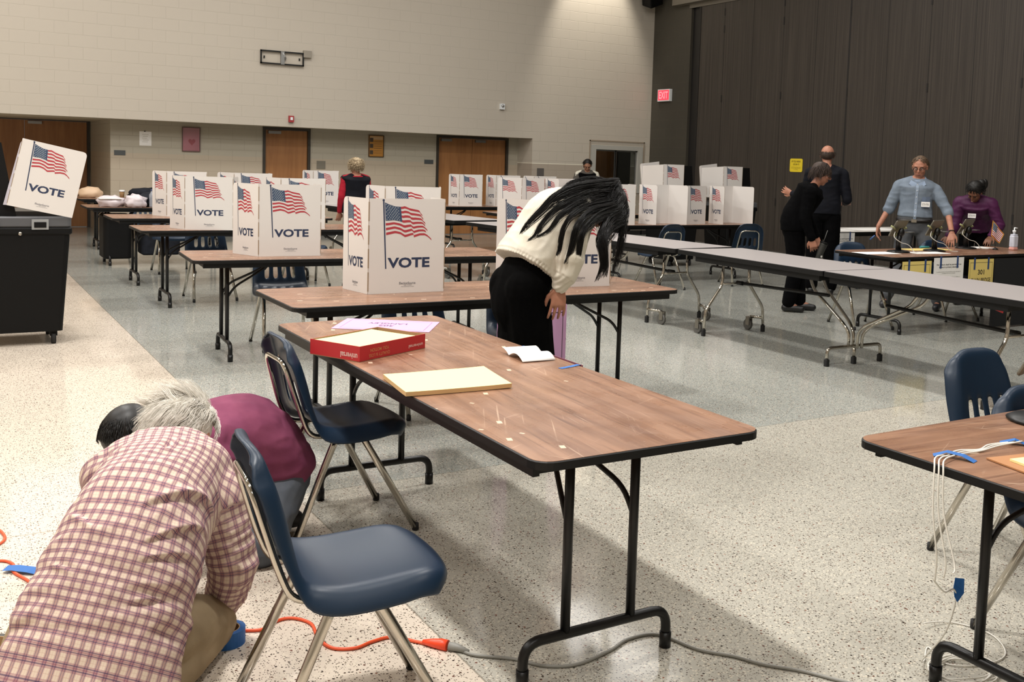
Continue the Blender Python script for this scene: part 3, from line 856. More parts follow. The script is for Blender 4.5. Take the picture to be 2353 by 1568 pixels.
def placard():
    C = [V((1.961,4.288)), V((1.615,4.531)), V((1.452,4.293)), V((1.806,4.055))]
    t = thing('placard', 'lilac LANGLEY placard in a clear sleeve lying upside down', 'sign', (1.70,4.29,T), 0)
    o = V((1.70,4.29))
    fn = lambda a, b, d=0: (*(C[0]+(C[1]-C[0])*a+(C[3]-C[0])*b-o), .0012+d)
    mb = MB().add([fn(-.01,-.01),fn(1.01,-.01),fn(1.01,1.01),fn(-.01,1.01)]+[fn(-.01,-.01,-.001),fn(1.01,-.01,-.001),fn(1.01,1.01,-.001),fn(-.01,1.01,-.001)], [(3,2,1,0),(4,5,6,7),(0,1,5,4),(1,2,6,5),(2,3,7,6),(3,0,4,7)], 0)
    for q in ((.06,.08,.94,.086),(.06,.914,.94,.92),(.06,.08,.064,.92),(.936,.08,.94,.92)):
        mb.add([fn(q[0],q[1],.0003),fn(q[2],q[1],.0003),fn(q[2],q[3],.0003),fn(q[0],q[3],.0003)], [(3,2,1,0)], 1)
    put_text(mb, 'LANGLEY', .30, .30, .72, .42, lambda a, b: fn(a, b, .0003), 1, .02)
    put_text(mb, '302', .42, .50, .58, .64, lambda a, b: fn(a, b, .0003), 1, .02)
    mb.build('sheet', [M['pink_paper'], M['lilac_ink']], t)
placard()
# folded white paper standing in pleats
mb = MB(); N = 22; vs = []
for i in range(N+1):
    a = i/N
    for b in (0, 1):
        p = (V((1.858,3.305))*(1-b)+V((1.998,3.299))*b)*(1-a)+(V((1.878,3.505))*(1-b)+V((2.02,3.49))*b)*a
        vs.append((p.x, p.y, T+.004+.020*abs(math.sin(a*PI*1.5))**.8))
mb.add(vs, [(2*i,2*i+1,2*i+3,2*i+2) for i in range(N)], 0, True)
fp = link('folded_paper', bake(mb.mesh('fp', M['paper']), [('SOLIDIFY', dict(thickness=.0012))]))
tag(fp, 'small pleated white paper near the far side of the near table', 'paper')
def tape_strip(pts, w, label, z=T+.0006, nm='tape_strip', m=None):
    mb = MB(); P = [V(p) for p in pts]; vs = []
    for i, p in enumerate(P):
        d = (P[min(i+1,len(P)-1)]-P[max(i-1,0)]); d.z = 0; d.normalize(); s_ = V((-d.y,d.x,0))*w/2
        vs += [p+s_, p-s_]
    mb.add(vs, [(2*i,2*i+1,2*i+3,2*i+2) for i in range(len(P)-1)])
    me = bake(mb.mesh('t', m or M['blue_tape']), [('SOLIDIFY', dict(thickness=.0005))])
    o = link(nm, me); tag(o, label, 'tape'); return o
GT = 'strips of blue tape on the tables'
tape_strip([(1.93,3.555,T+.001),(1.99,3.58,T+.0012),(2.034,3.60,T+.002),(2.042,3.605,T-.004)], .020, 'blue tape strip on the near table beside the black trousers')
tape_strip([(1.935,3.160,T+.001),(1.99,3.175,T+.0012),(2.034,3.19,T+.002),(2.042,3.192,T-.004)], .020, 'blue tape strip on the near table right of the pleated paper')
# lilac sheet hanging taped off the far edge of the near table, seen edge-on
quad = MB().box((2.039,3.17,T-.16),(2.0415,3.60,T+.002)).build('hanging_sheet', mat_('maroon_sheet_edge', '#7d4450', .7)); tag(quad, 'sheet taped along the near table edge, showing a thin maroon rim', 'sign')

# ------------------------------------------------------------------ cords and tape on the floor
cord_pts = [(.790,3.15),(.85,3.125),(.913,3.164),(.96,3.155),(.995,3.09),(.985,2.99),(1.0,2.905),(1.06,2.87),(1.12,2.885),(1.185,2.885),(1.235,2.825),(1.262,2.79)]
ec = thing('extension_cord', 'orange extension cord with its plug end beside the near chair', 'cord', (1.0,3.0,0))
MB().tube([(p.x-1.0,p.y-3.0,.0055) for p in spline([(a,b,0) for a,b in cord_pts], 7)], .0052, 8).build('cable', M['orange'], ec)
MB().tube([(.252,-.200,.011),(.272,-.225,.013),(.292,-.248,.014),(.305,-.265,.014)], [.007,.013,.017,.017], 10).build('plug', mat_('orange_plug', '#f04a24', .4), ec)
gc = [(1.308,2.732),(1.335,2.70),(1.36,2.655),(1.45,2.58),(1.509,2.50),(1.60,2.46),(1.733,2.485),(1.83,2.52),(1.93,2.50),(1.979,2.36),(2.05,2.27),(2.093,2.19),(2.17,2.10),(2.23,2.0),(2.30,1.90),(2.36,1.75)]
g2 = thing('power_cord', 'grey cable joined to the orange plug, running under the near table', 'cord', (1.7,2.4,0))
MB().tube([(p.x-1.7,p.y-2.4,.0055) for p in spline([(a,b,0) for a,b in gc], 7)], .0050, 8).build('cable', M['grey_cord'], g2)
MB().tube([(-.392,.332,.013),(-.372,.312,.012),(-.350,.282,.007)], [.014,.012,.006], 10).build('plug', M['grey_cord'], g2)
lc = MB().tube([(p.x,p.y,.0055) for p in spline([(.02,4.52,0),(.17,4.47,0),(.209,4.38,0),(.20,4.29,0),(.12,4.23,0),(-.05,4.2,0)], 7)], .0052, 8)
tag(lc.build('extension_cord', M['orange']), 'loop of orange cord at the left edge, upper one', 'cord')
lc = MB().tube([(p.x,p.y,.0055) for p in spline([(-.02,4.07,0),(.12,4.10,0),(.19,4.095,0),(.222,4.04,0),(.218,3.97,0),(.26,3.85,0),(.30,3.7,0)], 7)], .0052, 8)
tag(lc.build('extension_cord', M['orange']), 'orange cord at the left edge ending under blue tape', 'cord')
tape_strip([(.195,4.0,.012),(.225,3.985,.013),(.27,3.945,.012),(.30,3.93,.003)], .05, 'blue tape strip holding down the orange cord by the plaid shirt', nm='tape_strip')
# rolls of tape
def roll(x, y, R0, R1, w, m, label, rx=0, rz=0, z=0):
    t = thing('tape_roll', label, 'tape', (x,y,z)); t.rotation_euler = (rx, 0, rz)
    n = 32; vs = []
    for k in range(n):
        a = 2*PI*k/n; c, s = math.cos(a), math.sin(a)
        vs += [(R0*c,R0*s,0),(R1*c,R1*s,0),(R1*c,R1*s,w),(R0*c,R0*s,w)]
    f1 = []; 
    for k in range(n):
        a, b = 4*k, 4*((k+1) % n)
        f1 += [(a+1,b+1,b+2,a+2),(a+2,b+2,b+3,a+3),(b,b+1,a+1,a)]
    MB().add(vs, f1, 0, False).build('tape', m, t)
    vs = []
    for k in range(n):
        a = 2*PI*k/n; c, s = math.cos(a), math.sin(a)
        vs += [(R0*c,R0*s,0),((R0-.003)*c,(R0-.003)*s,0),((R0-.003)*c,(R0-.003)*s,w),(R0*c,R0*s,w)]
    f2 = []
    for k in range(n):
        a, b = 4*k, 4*((k+1) % n)
        f2 += [(b+1,a+1,a+2,b+2),(a+2,a+3,b+3,b+2),(a+1,b+1,b,a),(a+3,a,b,b+3)]
    MB().add(vs, f2, 0, False).build('core', M['kraft'], t)
roll(.735, 3.10, .040, .056, .048, M['blue_tape'], 'roll of blue tape on the floor by the khaki knee', rx=0, rz=0)
roll(.125, 3.31, .045, .062, .05, mat_('dark_tape', '#3d3a35', .5), 'dark tape roll on the floor at the bottom left edge')
# white cables taped over the right table
wc = thing('charging_cable', 'bundle of white cables taped across the right table and dropping to the floor', 'cable', (2.3,1.7,0))
for k, dz in enumerate((0, .006, .012)):
    o = k*.014
    P = [(2.60,1.735-o*.6,T+.006+dz*.4),(2.50,1.752-o,T+.005+dz*.3),(2.43,1.735-o*.4,T+.004),(2.37,1.755-o,T+.004),(2.30,1.742-o,T+.004+dz*.5),(2.235,1.725-o,T+.010),(2.200,1.70-o,T-.01),(2.192+o*.3,1.69-o,.62),(2.205,1.68-o*2,.50),(2.23-.02*k,1.70-o*3,.42+.03*k)]
    MB().tube([p-V((2.3,1.7,0)) for p in spline(P, 6)], .0024, 6).build('cable', M['white_cord'], wc)
Pl = [(2.23,1.70,.42),(2.30,1.72,.37),(2.42,1.78,.33),(2.46,1.80,.28),(2.45,1.82,.18),(2.46,1.90,.06),(2.56,1.97,.004),(2.64,2.02,.004),(2.60,1.92,.004),(2.70,1.86,.004),(2.82,1.87,.004),(2.90,1.98,.004),(2.86,2.10,.004),(2.74,2.12,.02)]
MB().tube([p-V((2.3,1.7,0)) for p in spline(Pl, 7)], .0024, 6).build('cable', M['white_cord'], wc)
random.seed(3); Pl = []
for i in range(26):
    a = i*1.35; rr = .05+.045*random.random()
    Pl.append((2.60+rr*1.5*math.cos(a), 1.86+rr*math.sin(a), .004+.012*random.random()))
MB().tube([p-V((2.3,1.7,0)) for p in spline(Pl, 6)], .0022, 6).build('cable', M['white_cord'], wc)
tb = MB().add([(2.44,1.79,.30),(2.475,1.785,.305),(2.48,1.79,.345),(2.452,1.80,.35),(2.44,1.795,.325),(2.455,1.79,.28)], [(0,1,2,3,4),(0,5,1)])
link('tape_flag', bake(tb.mesh('tf', M['blue_tape']), [('SOLIDIFY', dict(thickness=.001))]), wc, (-2.3,-1.7,0))
tape_strip([(2.275,1.765,T+.001),(2.30,1.74,T+.014),(2.315,1.70,T+.012),(2.325,1.668,T+.001)], .028, 'blue tape strip over the white cables on the right table')
tape_strip([(2.565,1.765,T+.001),(2.59,1.735,T+.014),(2.61,1.70,T+.001)], .028, 'blue tape strip at the right edge over the white cables')
cb_ = quad_slab('clipboard', [(2.325,1.40),(2.75,1.35),(2.80,1.60),(2.375,1.672)], T+.001, .004, mat_('hardboard', '#a8754a', .6), None, 'brown clipboard on the right table', 'clipboard')
quad_slab('paper_stack', [(2.36,1.38),(2.72,1.34),(2.76,1.565),(2.405,1.622)], T+.0055, .006, M['cream_paper'], None, 'yellow paper on the clipboard at the right edge', 'paper')

# ------------------------------------------------------------------ tablets and other things on the check-in table
def tablet(x, y, rz, label, z=T):
    t = thing('tablet_stand', label, 'tablet', (x,y,z), rz)
    MB().lathe([(.0,0),(.105,0),(.11,.006),(.095,.014),(.03,.024),(.0,.025)], 24).build('base', M['blackmetal'], t)
    MB().tube([(0,0,.02),(0,.005,.10),(0,-.01,.18)], [.028,.024,.026], 10).ell((0,-.02,.19), (.035,.03,.045), 12, 8).build('post', M['blackmetal'], t)
    R = Matrix.Rotation(math.radians(-38), 3, 'X') @ Matrix.Rotation(0, 3, 'Z')
    b = MB(); b.M = Matrix.Translation((0,.015,.235)) @ Matrix.Rotation(math.radians(-62), 4, 'X')
    b.rbox((-.125,-.088,-.012), (.125,.088,.0), .012); b.build('tablet', mat_('tablet_back', '#6f6c62', .35, .4), t)
    s = MB(); s.M = b.M.copy(); s.box((-.115,-.078,.0002),(.115,.078,.001)); s.build('screen', mat_('tablet_screen', '#1d2022', .15), t)
    c = MB(); c.M = b.M.copy()
    for q in ((-.15,-.02),(.15,.0)): c.tube([(q[0]*.6,0,-.016),(q[0],q[1],-.014),(q[0]*1.05,q[1],.01)], .009, 8)
    c.tube([(0,.05,-.016),(0,.10,-.014)], .009, 8); c.build('clamp', mat_('clamp_olive', '#8b8d62', .5), t)
    MB().tube(spline([(-.09,.0,.20),(-.12,-.01,.15),(-.06,-.05,.10),(.02,-.08,.08),(.06,-.10,.05),(.10,-.12,.008),(.17,-.17,.004)], 6), .0035, 6).build('cable', M['white_cord'], t)
    MB().tube([(.12,.03,.19),(.22,.02,.185)], .004, 6).box((.21,-.02,.183),(.29,.04,.190)).build('card_holder', M['alu'], t)
    return t
tablet(7.84, 6.63, .25, 'tablet on a round black stand, leftmost of three on the check-in table')
tablet(8.38, 6.64, .25, 'tablet on a round black stand before the man in the blue shirt')
tablet(9.08, 6.80, .25, 'tablet on a round black stand next to the small flag')
tablet(2.915, 1.86, .3, 'black round-based tablet stand cut by the right edge on the near right table')
def mini_flag():
    t = thing('desk_flag', 'small fringed American flag on a stand on the check-in table', 'flag', (9.32,6.62,T))
    MB().lathe([(0,0),(.03,0),(.028,.01),(.006,.02),(0,.021)], 16).tube([(0,0,.01),(-.035,.02,.30)], .0022, 6).build('stand', M['blackmetal'], t)
    mb = MB(); N = 10; vs = []
    A, B, C_, D_ = V((-.032,.018,.285)), V((-.025,.012,.10)), V((.075,-.02,.09)), V((.085,-.02,.16))
    D_ = V((.06,-.015,.19))
    top0, top1 = V((-.034,.02,.29)), V((.085,-.02,.165)); bt0, bt1 = V((-.075,.0,.15)), V((.025,-.02,.075))
    F = lambda s, q, d=0: (top0*(1-s)+top1*s)*(1-q)+(bt0*(1-s)+bt1*s)*q+V((-.2,-1,0)).normalized()*(.004*math.sin(s*7)+d)
    def quadg(s0,s1,q0,q1,mi,d,n=5):
        vs = []
        for i in range(n+1):
            s = s0+(s1-s0)*i/n; vs += [F(s,q0,d), F(s,q1,d)]
        mb.add(vs, [(2*i,2*i+1,2*i+3,2*i+2) for i in range(n)], mi)
    quadg(-.06,1.06,-.06,1.06,0,0)
    for k in range(13): quadg(0,1,k/13,(k+1)/13,1 if k % 2 == 0 else 2,.001)
    quadg(0,.42,0,7/13,3,.0016)
    for a in range(4):
        for b in range(4): quadg(.05+a*.09,.08+a*.09,.04+b*.125,.09+b*.125,2,.002,1)
    mb.build('flag', [mat_('gold_fringe', '#d79a35', .6), M['red'], M['white'], M['canton']], t)
mini_flag()
def sanitizer():
    t = thing('hand_sanitizer', 'clear pump bottle of hand sanitizer on the check-in table', 'bottle', (9.52,6.55,T))
    MB().rbox((-.043,-.03,.03), (.043,.03,.15), .018).rbox((-.038,-.026,.15), (.038,.026,.165), .016).build('bottle', mat_('gel_bottle', '#c8ccd8', .15, spec=.6), t)
    MB().rbox((-.044,-.031,.0), (.044,.031,.03), .018).build('label_band', mat_('label_pink', '#e2a59a', .5), t)
    MB().lathe([(.012,.165),(.012,.185),(.018,.188),(.018,.205),(.006,.208),(.006,.235),(0,.236)], 14).tube([(0,0,.232),(.035,-.01,.228)], .006, 8).build('pump', M['white'], t)
sanitizer()
def sheet(x, y, w, d, rz, label, m='paper', z=T, group=None, th=.002, nm='sheet_of_paper'):
    mb = MB().rbox((-w/2,-d/2,0), (w/2,d/2,th), .002)
    o = mb.build(nm, M[m] if m in M else m, None, (x,y,z), rz); tag(o, label, 'paper', group); return o
sheet(7.50,6.60,.42,.22,-.1,'white sheets at the left corner of the check-in table')
sheet(8.10,6.50,.42,.20,-.15,'white sheet between the two left tablets')
sheet(8.45,6.80,.55,.20,-.08,'yellow sheet under the man in the blue shirt\'s hand','yellow')
sheet(9.32,6.86,.40,.2,-.1,'white sheets beside the small desk flag')
tl = MB().tube([(8.52,6.93,T+.012),(8.62,6.90,T+.012)], .012, 8); tag(tl.build('marker_pen', mat_('teal', '#2d7f86', .5)), 'teal marker beside the man in the blue shirt\'s hand', 'pen')
# shelf-like raised box the man leans near
def hang_sign(x0, x1, ztop, y, lines, m, label, border=False, h=.40, tapes=(.22,.78)):
    t = thing('hanging_sign', label, 'sign', (x0,y,ztop-h))
    w = x1-x0; mb = MB().box((0,-.002,0), (w,0,h))
    mb.m = [0]*6
    fn = lambda a, b: (a*w, -.0027, b*h)
    if border:
        for q in ((.05,.885,.95,.895),(.05,.05,.058,.89),(.942,.05,.95,.89),(.05,.05,.95,.06)):
            mb.add([fn(q[0],q[1]),fn(q[2],q[1]),fn(q[2],q[3]),fn(q[0],q[3])], [(0,1,2,3)], 1)
    for s, a0, b0, a1, b1, bold in lines: put_text(mb, s, a0, b0, a1, b1, fn, 1, bold)
    mb.build('sheet', [m, M['ink']], t)
    for a in tapes: MB().box((a*w-.012,-.0045,h-.10), (a*w+.012,-.0028,h+.015)).build('tape', mat_('dark_blue_tape', '#26406f', .6), t)
L301 = [('301', .37,.50,.63,.66,.02), ('CHAIN BRIDGE', .10,.25,.90,.39,.015)]
hang_sign(7.40, 7.80, .70, 6.203, L301, M['yellow'], 'yellow 301 sign taped to the check-in table, left one', True, .30)
hang_sign(8.345, 8.72, .70, 6.203, L301, M['yellow'], 'yellow 301 CHAIN BRIDGE sign taped to the check-in table, right one', True, .30)
LW = [('No write-in shall be permitted on\nballots in primary elections', .09,.72,.91,.84,.02), ('In a primary election it is not permitted to write in the name of\na candidate who is not on the ballot', .10,.58,.90,.64,.0), ('If you make a mistake, return your ballot to an officer of\nelection to get another one', .12,.44,.88,.50,0), ('Code of Virginia', .38,.2,.62,.23,0)]
hang_sign(2.60, 3.045, .69, 4.922, [], M['pink_paper'], 'lilac sign taped to the second table behind the black trousers', True, .42, ())
hang_sign(7.835, 8.265, .725, 6.203, LW, M['paper'], 'white notice taped to the check-in table between the yellow signs', False, .36)
LWb = LW
ob = None
hang_sign(9.42, 9.80, .73, 8.992, LW, M['paper'], 'white notice taped to the table of papers along the partition')
sheet(9.6,9.35,.9,.35,.02,'white papers spread on the table along the partition', z=T)
sheet(9.5,9.55,.5,.3,.1,'orange-edged folder on the table along the partition', mat_('folder_orange','#c7825f',.7), z=T+.003, th=.012, nm='folder')
sheet(10.6,9.4,.8,.4,.02,'long white paper at the far end of the partition table', z=T)
# tall blue table skirt / black cloth beside the signs
sk = MB().box((8.76,6.215,.02),(9.72,6.235,.70)); tag(sk.build('table_skirt', mat_('black_cloth', '#0c0d0e', .9)), 'black cloth hanging under the right half of the check-in table', 'cloth')
rf = MB().add([(8.46,6.02,.42),(8.64,5.98,.43),(8.60,5.99,.20),(8.42,6.04,.27)], [(0,1,2,3)])
rfo = link('red_bag', bake(rf.mesh('rf', mat_('red_cloth', '#a42c2a', .7)), [('SOLIDIFY', dict(thickness=.015))])); tag(rfo, 'red cloth bag hanging below the lunch table at the right', 'bag')
# ------------------------------------------------------------------ clutter on the far left tables
def lump(name, c, r, m, label, cat, seed=0, amp=.25, fr=2.5, flat=True, sub=3):
    bm = bmesh.new(); bmesh.ops.create_icosphere(bm, subdivisions=sub, radius=1)
    for v in bm.verts:
        n = noise.fractal(v.co*fr+V((seed*7.3,seed*1.7,0)), .8, 2, 3)
        k = 1+amp*n
        p = V((v.co.x*r[0]*k, v.co.y*r[1]*k, v.co.z*r[2]*k))
        if flat and p.z < -.6*r[2]: p.z = -.6*r[2]
        v.co = p
    me = bpy.data.meshes.new(name); bm.to_mesh(me); bm.free(); me.materials.append(m)
    for p in me.polygons: p.use_smooth = True
    o = link(name, me, None, (c[0],c[1],c[2]+(.6*r[2] if flat else 0))); tag(o, label, cat); return o
bagm = mat('thin_plastic_bag', '#c9bfc2', .4, Subsurface_Weight=0)
coat = m_fabric('dark_wool', '#17191f', '#22252d')
lump('coat', (2.62,14.20,T), (.42,.26,.13), coat, 'dark coat heaped on the coat table beside the plastic bags', 'coat', 1, .3)
lump('coat', (3.25,14.25,T), (.35,.26,.13), coat, 'dark coat on the coat table against the farthest left booth', 'coat', 2, .3)
lump('plastic_bag', (1.90,14.1,T), (.17,.14,.09), bagm, 'white plastic bag with papers at the left end of the coat table', 'bag', 3, .3)
lump('plastic_bag', (2.17,14.0,T), (.13,.13,.10), bagm, 'crumpled pale plastic bag in the middle of the coat table', 'bag', 4, .35)
lump('plastic_bag', (1.95,16.5,T), (.17,.14,.10), mat('tan_bag', '#cdb092', .5), 'tan knotted plastic bag on the farthest table by the alcove door', 'bag', 5, .2)
lump('coat', (2.75,16.5,T), (.30,.2,.10), coat, 'black coat on the farthest table behind the water bottle', 'coat', 6, .3)
def cup(x, y, label):
    t = thing('paper_cup', label, 'cup', (x,y,T))
    MB().lathe([(0,0),(.028,0),(.036,.09),(.036,.092),(0,.092)], 16).build('cup', M['kraft'], t)
    MB().lathe([(.0,.09),(.041,.09),(.041,.10),(.036,.115),(0,.116)], 16).build('lid', M['white'], t)
cup(2.38, 16.55, 'white-lidded paper cup on the farthest table by the alcove')
def wbottle(x, y, label):
    t = thing('water_bottle', label, 'bottle', (x,y,T))
    MB().lathe([(0,0),(.032,.0),(.034,.02),(.031,.09),(.034,.11),(.034,.16),(.013,.20),(.013,.21),(0,.21)], 16).build('bottle', mat_('pet_plastic', '#c5c9d2', .1, Transmission_Weight=.6), t)
    MB().lathe([(0,.208),(.015,.208),(.015,.228),(0,.228)], 12).build('cap', mat_('cap_blue', '#3d4466', .5), t)
wbottle(2.36, 13.96, 'clear water bottle with dark cap standing among the coats')
sheet(2.12,16.5,.25,.2,.1,'white paper beside the cup on the farthest table')
sheet(1.88,14.05,.26,.18,.0,'white paper tray on the plastic bag of the coat table', z=T+.10, th=.01)
bc = MB().rbox((2.25,14.0,.12),(2.72,14.4,.50),.06)
tag(bc.build('duffel_bag', coat), 'black duffel bag under the coat table, right of the tall black case', 'bag')
bc = MB().rbox((1.80,14.0,.08),(2.14,14.45,.64),.06)
tag(bc.build('wheeled_case', M['black_plastic']), 'black wheeled case under the coat table', 'case')
for a in (2.05,2.6): pass
# ------------------------------------------------------------------ on the walls
def plate(name, x0, x1, z0, z1, y, m, label, cat='sign', extra=None, axis='y', d=.012):
    t = thing(name, label, cat, ((x0+x1)/2, y-d, (z0+z1)/2) if axis == 'y' else (y-d, (x0+x1)/2, (z0+z1)/2))
    w, h = (x1-x0)/2, (z1-z0)/2
    mb = MB()
    if axis == 'y': mb.box((-w,0,-h),(w,d,h))
    else: mb.box((0,-w,-h),(d,w,h))
    mb.build('plate', m, t)
    return t
def frame4(t, w, h, b, d, m, nm='frame'):
    mb = MB()
    for q in ((-w,-h,-w+b,h),(w-b,-h,w,h),(-w+b,-h,w-b,-h+b),(-w+b,h-b,w-b,h)): mb.box((q[0],-d,q[1]),(q[2],0,q[3]))
    return mb.build(nm, m, t)
p = plate('notice_paper', 2.90, 3.085, 1.53, 1.765, YA, M['paper'], 'white paper notice on the alcove wall', d=.004)
mb = MB(); fn = lambda a, b: (a, -.0006, b)
for i, z in enumerate((.06,.03,0,-.03,-.06)): mb.box((-.05+.01*(i%2),-.0006,z),(.05-.012*(i%3),-.0002,z+.008))
mb.build('print', mat_('faint_print', '#b5b0a6', .7), p)
MB().ell((-.01,-.004,.12),(.014,.006,.010),10,6).build('clip', M['ink'], p)
p = plate('framed_poster', 3.57, 3.855, 1.46, 1.865, YA, mat_('pink_poster', '#c4808c', .25), 'framed pink poster with a darker heart on the alcove wall', 'poster', d=.02)
frame4(p, .148, .207, .014, .008, mat_('poster_frame', '#5e4440', .4))
mb = MB(); hp = []
for k in range(24):
    a = 2*PI*k/24; hp.append((.0040*16*math.sin(a)**3*.9+.01, -.002, .0040*(13*math.cos(a)-5*math.cos(2*a)-2*math.cos(3*a)-math.cos(4*a))-.04))
mb.add(hp, [tuple(range(24))]); mb.build('heart', mat_('heart_red', '#a84856', .5), p)
MB().box((-.135,-.0062,-.19),(.135,-.0058,.19)).build('glazing', mat_('poster_glass', '#ffffff', .04, Transmission_Weight=1.0, IOR=1.45), p)
p = plate('framed_poster', 6.86, 7.155, 1.47, 1.875, YA, mat_('orange_poster', '#b07b34', .4), 'framed orange poster with pictures down its left side', 'poster', d=.02)
frame4(p, .150, .205, .014, .008, mat_('poster_frame2', '#3f2f1c', .4))
mb = MB()
for i, z in enumerate((.11, .0, -.12)): mb.box((-.125,-.002,z-.035),(-.06,-.001,z+.04), 0)
mb.box((-.125,-.0015,.12),(.125,-.001,.18),1)
for i in range(6): mb.box((-.045,-.0016,-.13+i*.042),(.11,-.0012,-.125+i*.042), 0)
mb.build('print', [mat_('poster_photo', '#4a3c2c', .5), mat_('poster_title', '#c2a077', .5)], p)
sgn = mat('room_sign_grey', '#4b4f50', .4)
plate('room_sign', 2.515, 2.685, 1.36, 1.44, YA, sgn, 'grey room sign by the alcove corner', d=.01)
plate('room_sign', 5.885, 6.045, 1.22, 1.365, YA, mat_('sgn2','#7a7468',.4), 'taupe room sign right of the middle door', d=.01)
plate('room_sign', 7.99, 8.175, 1.37, 1.45, YA, sgn, 'grey room sign left of the wide wooden door', d=.01)
p = plate('room_sign', 10.15, 10.305, 1.20, 1.355, YB, mat_('sgn3','#575350',.4), 'dark room sign on the wall right of the alcove', d=.01)
p = plate('fire_alarm', 5.185, 5.272, 2.02, 2.13, YB, mat_('alarm_red', '#9c2f33', .4), 'small red fire alarm above the middle door', 'alarm', d=.05)
MB().box((-.02,-.01,-.02),(.02,0,.03)).build('strobe', M['white'], p)
p = plate('strobe_light', 9.27, 9.365, 2.47, 2.58, YB, M['white'], 'small white strobe unit on the upper back wall', 'alarm', d=.05)
MB().ell((0,0,.01),(.03,.03,.03),10,8).build('lens', M['alu'], p)
# empty screen bracket on the upper wall
br_ = thing('wall_bracket', 'empty black rectangular bracket high on the back wall', 'bracket', (5.065,YB,3.10))
mb = MB(); w, h, b = .37, .115, .022
mb.M = Matrix.Rotation(math.radians(0), 4, 'Y')
for q in ((-w,-h,-w+b,h),(w-b,-h,w,h),(-w,-h,w,-h+b),(-w,h-b,w,h)): mb.box((q[0],-.05,q[1]),(q[2],-.02,q[3]))
for xx in (-.3,.3): mb.box((xx-.01,-.02,-.02),(xx+.01,0,.02))
mb.build('frame', M['blackmetal'], br_)
MB().box((-.03,-.06,-.11),(.03,-.0,.11)).tube([(0,-.06,.09),(.06,-.03,0),(0,-.03,-.1)], .012, 8).build('mount', M['alu'], br_)
MB().box((.36,-.06,.04),(.50,0,.16)).build('junction_box', mat_('jbox', '#8a8376', .5), br_)
# exit sign
ex = thing('exit_sign', 'lit red exit sign on the dark block wall', 'sign', (XR-.06,17.20,2.95))
MB().box((0,-.21,-.125),(.06,.21,.125)).build('housing', M['white'], ex)
me_ = MB().box((-.004,-.18,-.10),(0,.19,.105))
em = mat('exit_red', '#ff5a6a', .5); em.node_tree.nodes['Principled BSDF'].inputs['Emission Color'].default_value = hexc('#ff2a44'); em.node_tree.nodes['Principled BSDF'].inputs['Emission Strength'].default_value = 1.0
put_text(me_, 'EXIT', -.15, -.07, .15, .075, lambda a, b: (-.006, -a, b), 1, .02)
em2 = mat('exit_white', '#ffb0b4', .5); em2.node_tree.nodes['Principled BSDF'].inputs['Emission Color'].default_value = hexc('#ff7482'); em2.node_tree.nodes['Principled BSDF'].inputs['Emission Strength'].default_value = 1.0
me_.build('face', [em, em2], ex)
# yellow sign on the partition
ys = thing('notice_sign', 'yellow rounded notice on the brown partition', 'sign', (XR-.008,13.28,1.578))
P = rrect(-.155,-.118,.155,.118,.03,4); n = len(P)
mb = MB().add([(0,-a,b) for a,b in P]+[(.006,-a,b) for a,b in P], [tuple(reversed(range(n))), tuple(range(n,2*n))]+[(i,(i+1)%n,n+(i+1)%n,n+i) for i in range(n)])
fn = lambda a, b: (-.0008, -a, b)
put_text(mb, 'IF YOU HEAR', -.11, .05, .11, .085, fn, 1, .03); put_text(mb, 'STOP IT', -.07, .0, .08, .03, fn, 1, .03)
put_text(mb, 'stand clear and keep away\nfrom the folding wall while\nit is moving', -.115, -.085, .115, -.025, fn, 1)
mb.build('plate', [M['sign_yellow'], M['sign_ink']], ys)
# loudspeaker in the top corner
ls = thing('loudspeaker', 'black loudspeaker hanging at the top of the room corner', 'speaker', (12.55,17.35,5.05))
mb = MB(); mb.M = Matrix.Rotation(math.radians(-22),4,'Y') @ Matrix.Rotation(math.radians(20),4,'X')
mb.rbox((-.17,-.15,-.28),(.17,.15,.28),.03); mb.build('cabinet', M['black_plastic'], ls)
MB().tube([(0,.1,.2),(.2,.2,.5)],.02,8).build('bracket', M['blackmetal'], ls)

# ------------------------------------------------------------------ more chairs
chair(2.29, 7.86, PI-.06, 'navy chair behind the third table, back slots showing under its top')
chair(2.47, 5.58, PI, 'navy chair behind the nearest booth, only slots and legs showing under the table')
chair(3.12, 5.52, PI-.2, 'dark chair under the second table behind the lilac sign')
chair(3.58, 11.5, PI, 'navy chair whose chrome legs show just left of the nearest booth')
chair(2.35, 10.66, PI, 'navy chair behind the fourth table, back slots showing under its top')
chair(2.46, 13.12, PI, 'navy chair just in front of the coat table')
chair(2.48, 14.98, PI, 'navy chair on the far side of the coat table')
chair(7.45, 9.93, 0, 'navy chair with its chrome back tube toward the camera, at the booth table', None)
chair(8.78, 9.95, -.35, 'turned navy chair at the right end of the booth table', None)
chair(7.15, 11.05, PI, 'navy chair behind the booth table, slots showing', None)
chair(7.62, 6.86, PI-.3, 'navy chair behind the left end of the check-in table', None)
chair(8.95, 6.90, PI-.2, 'navy chair before the man in the blue shirt, its legs showing under the table', None)

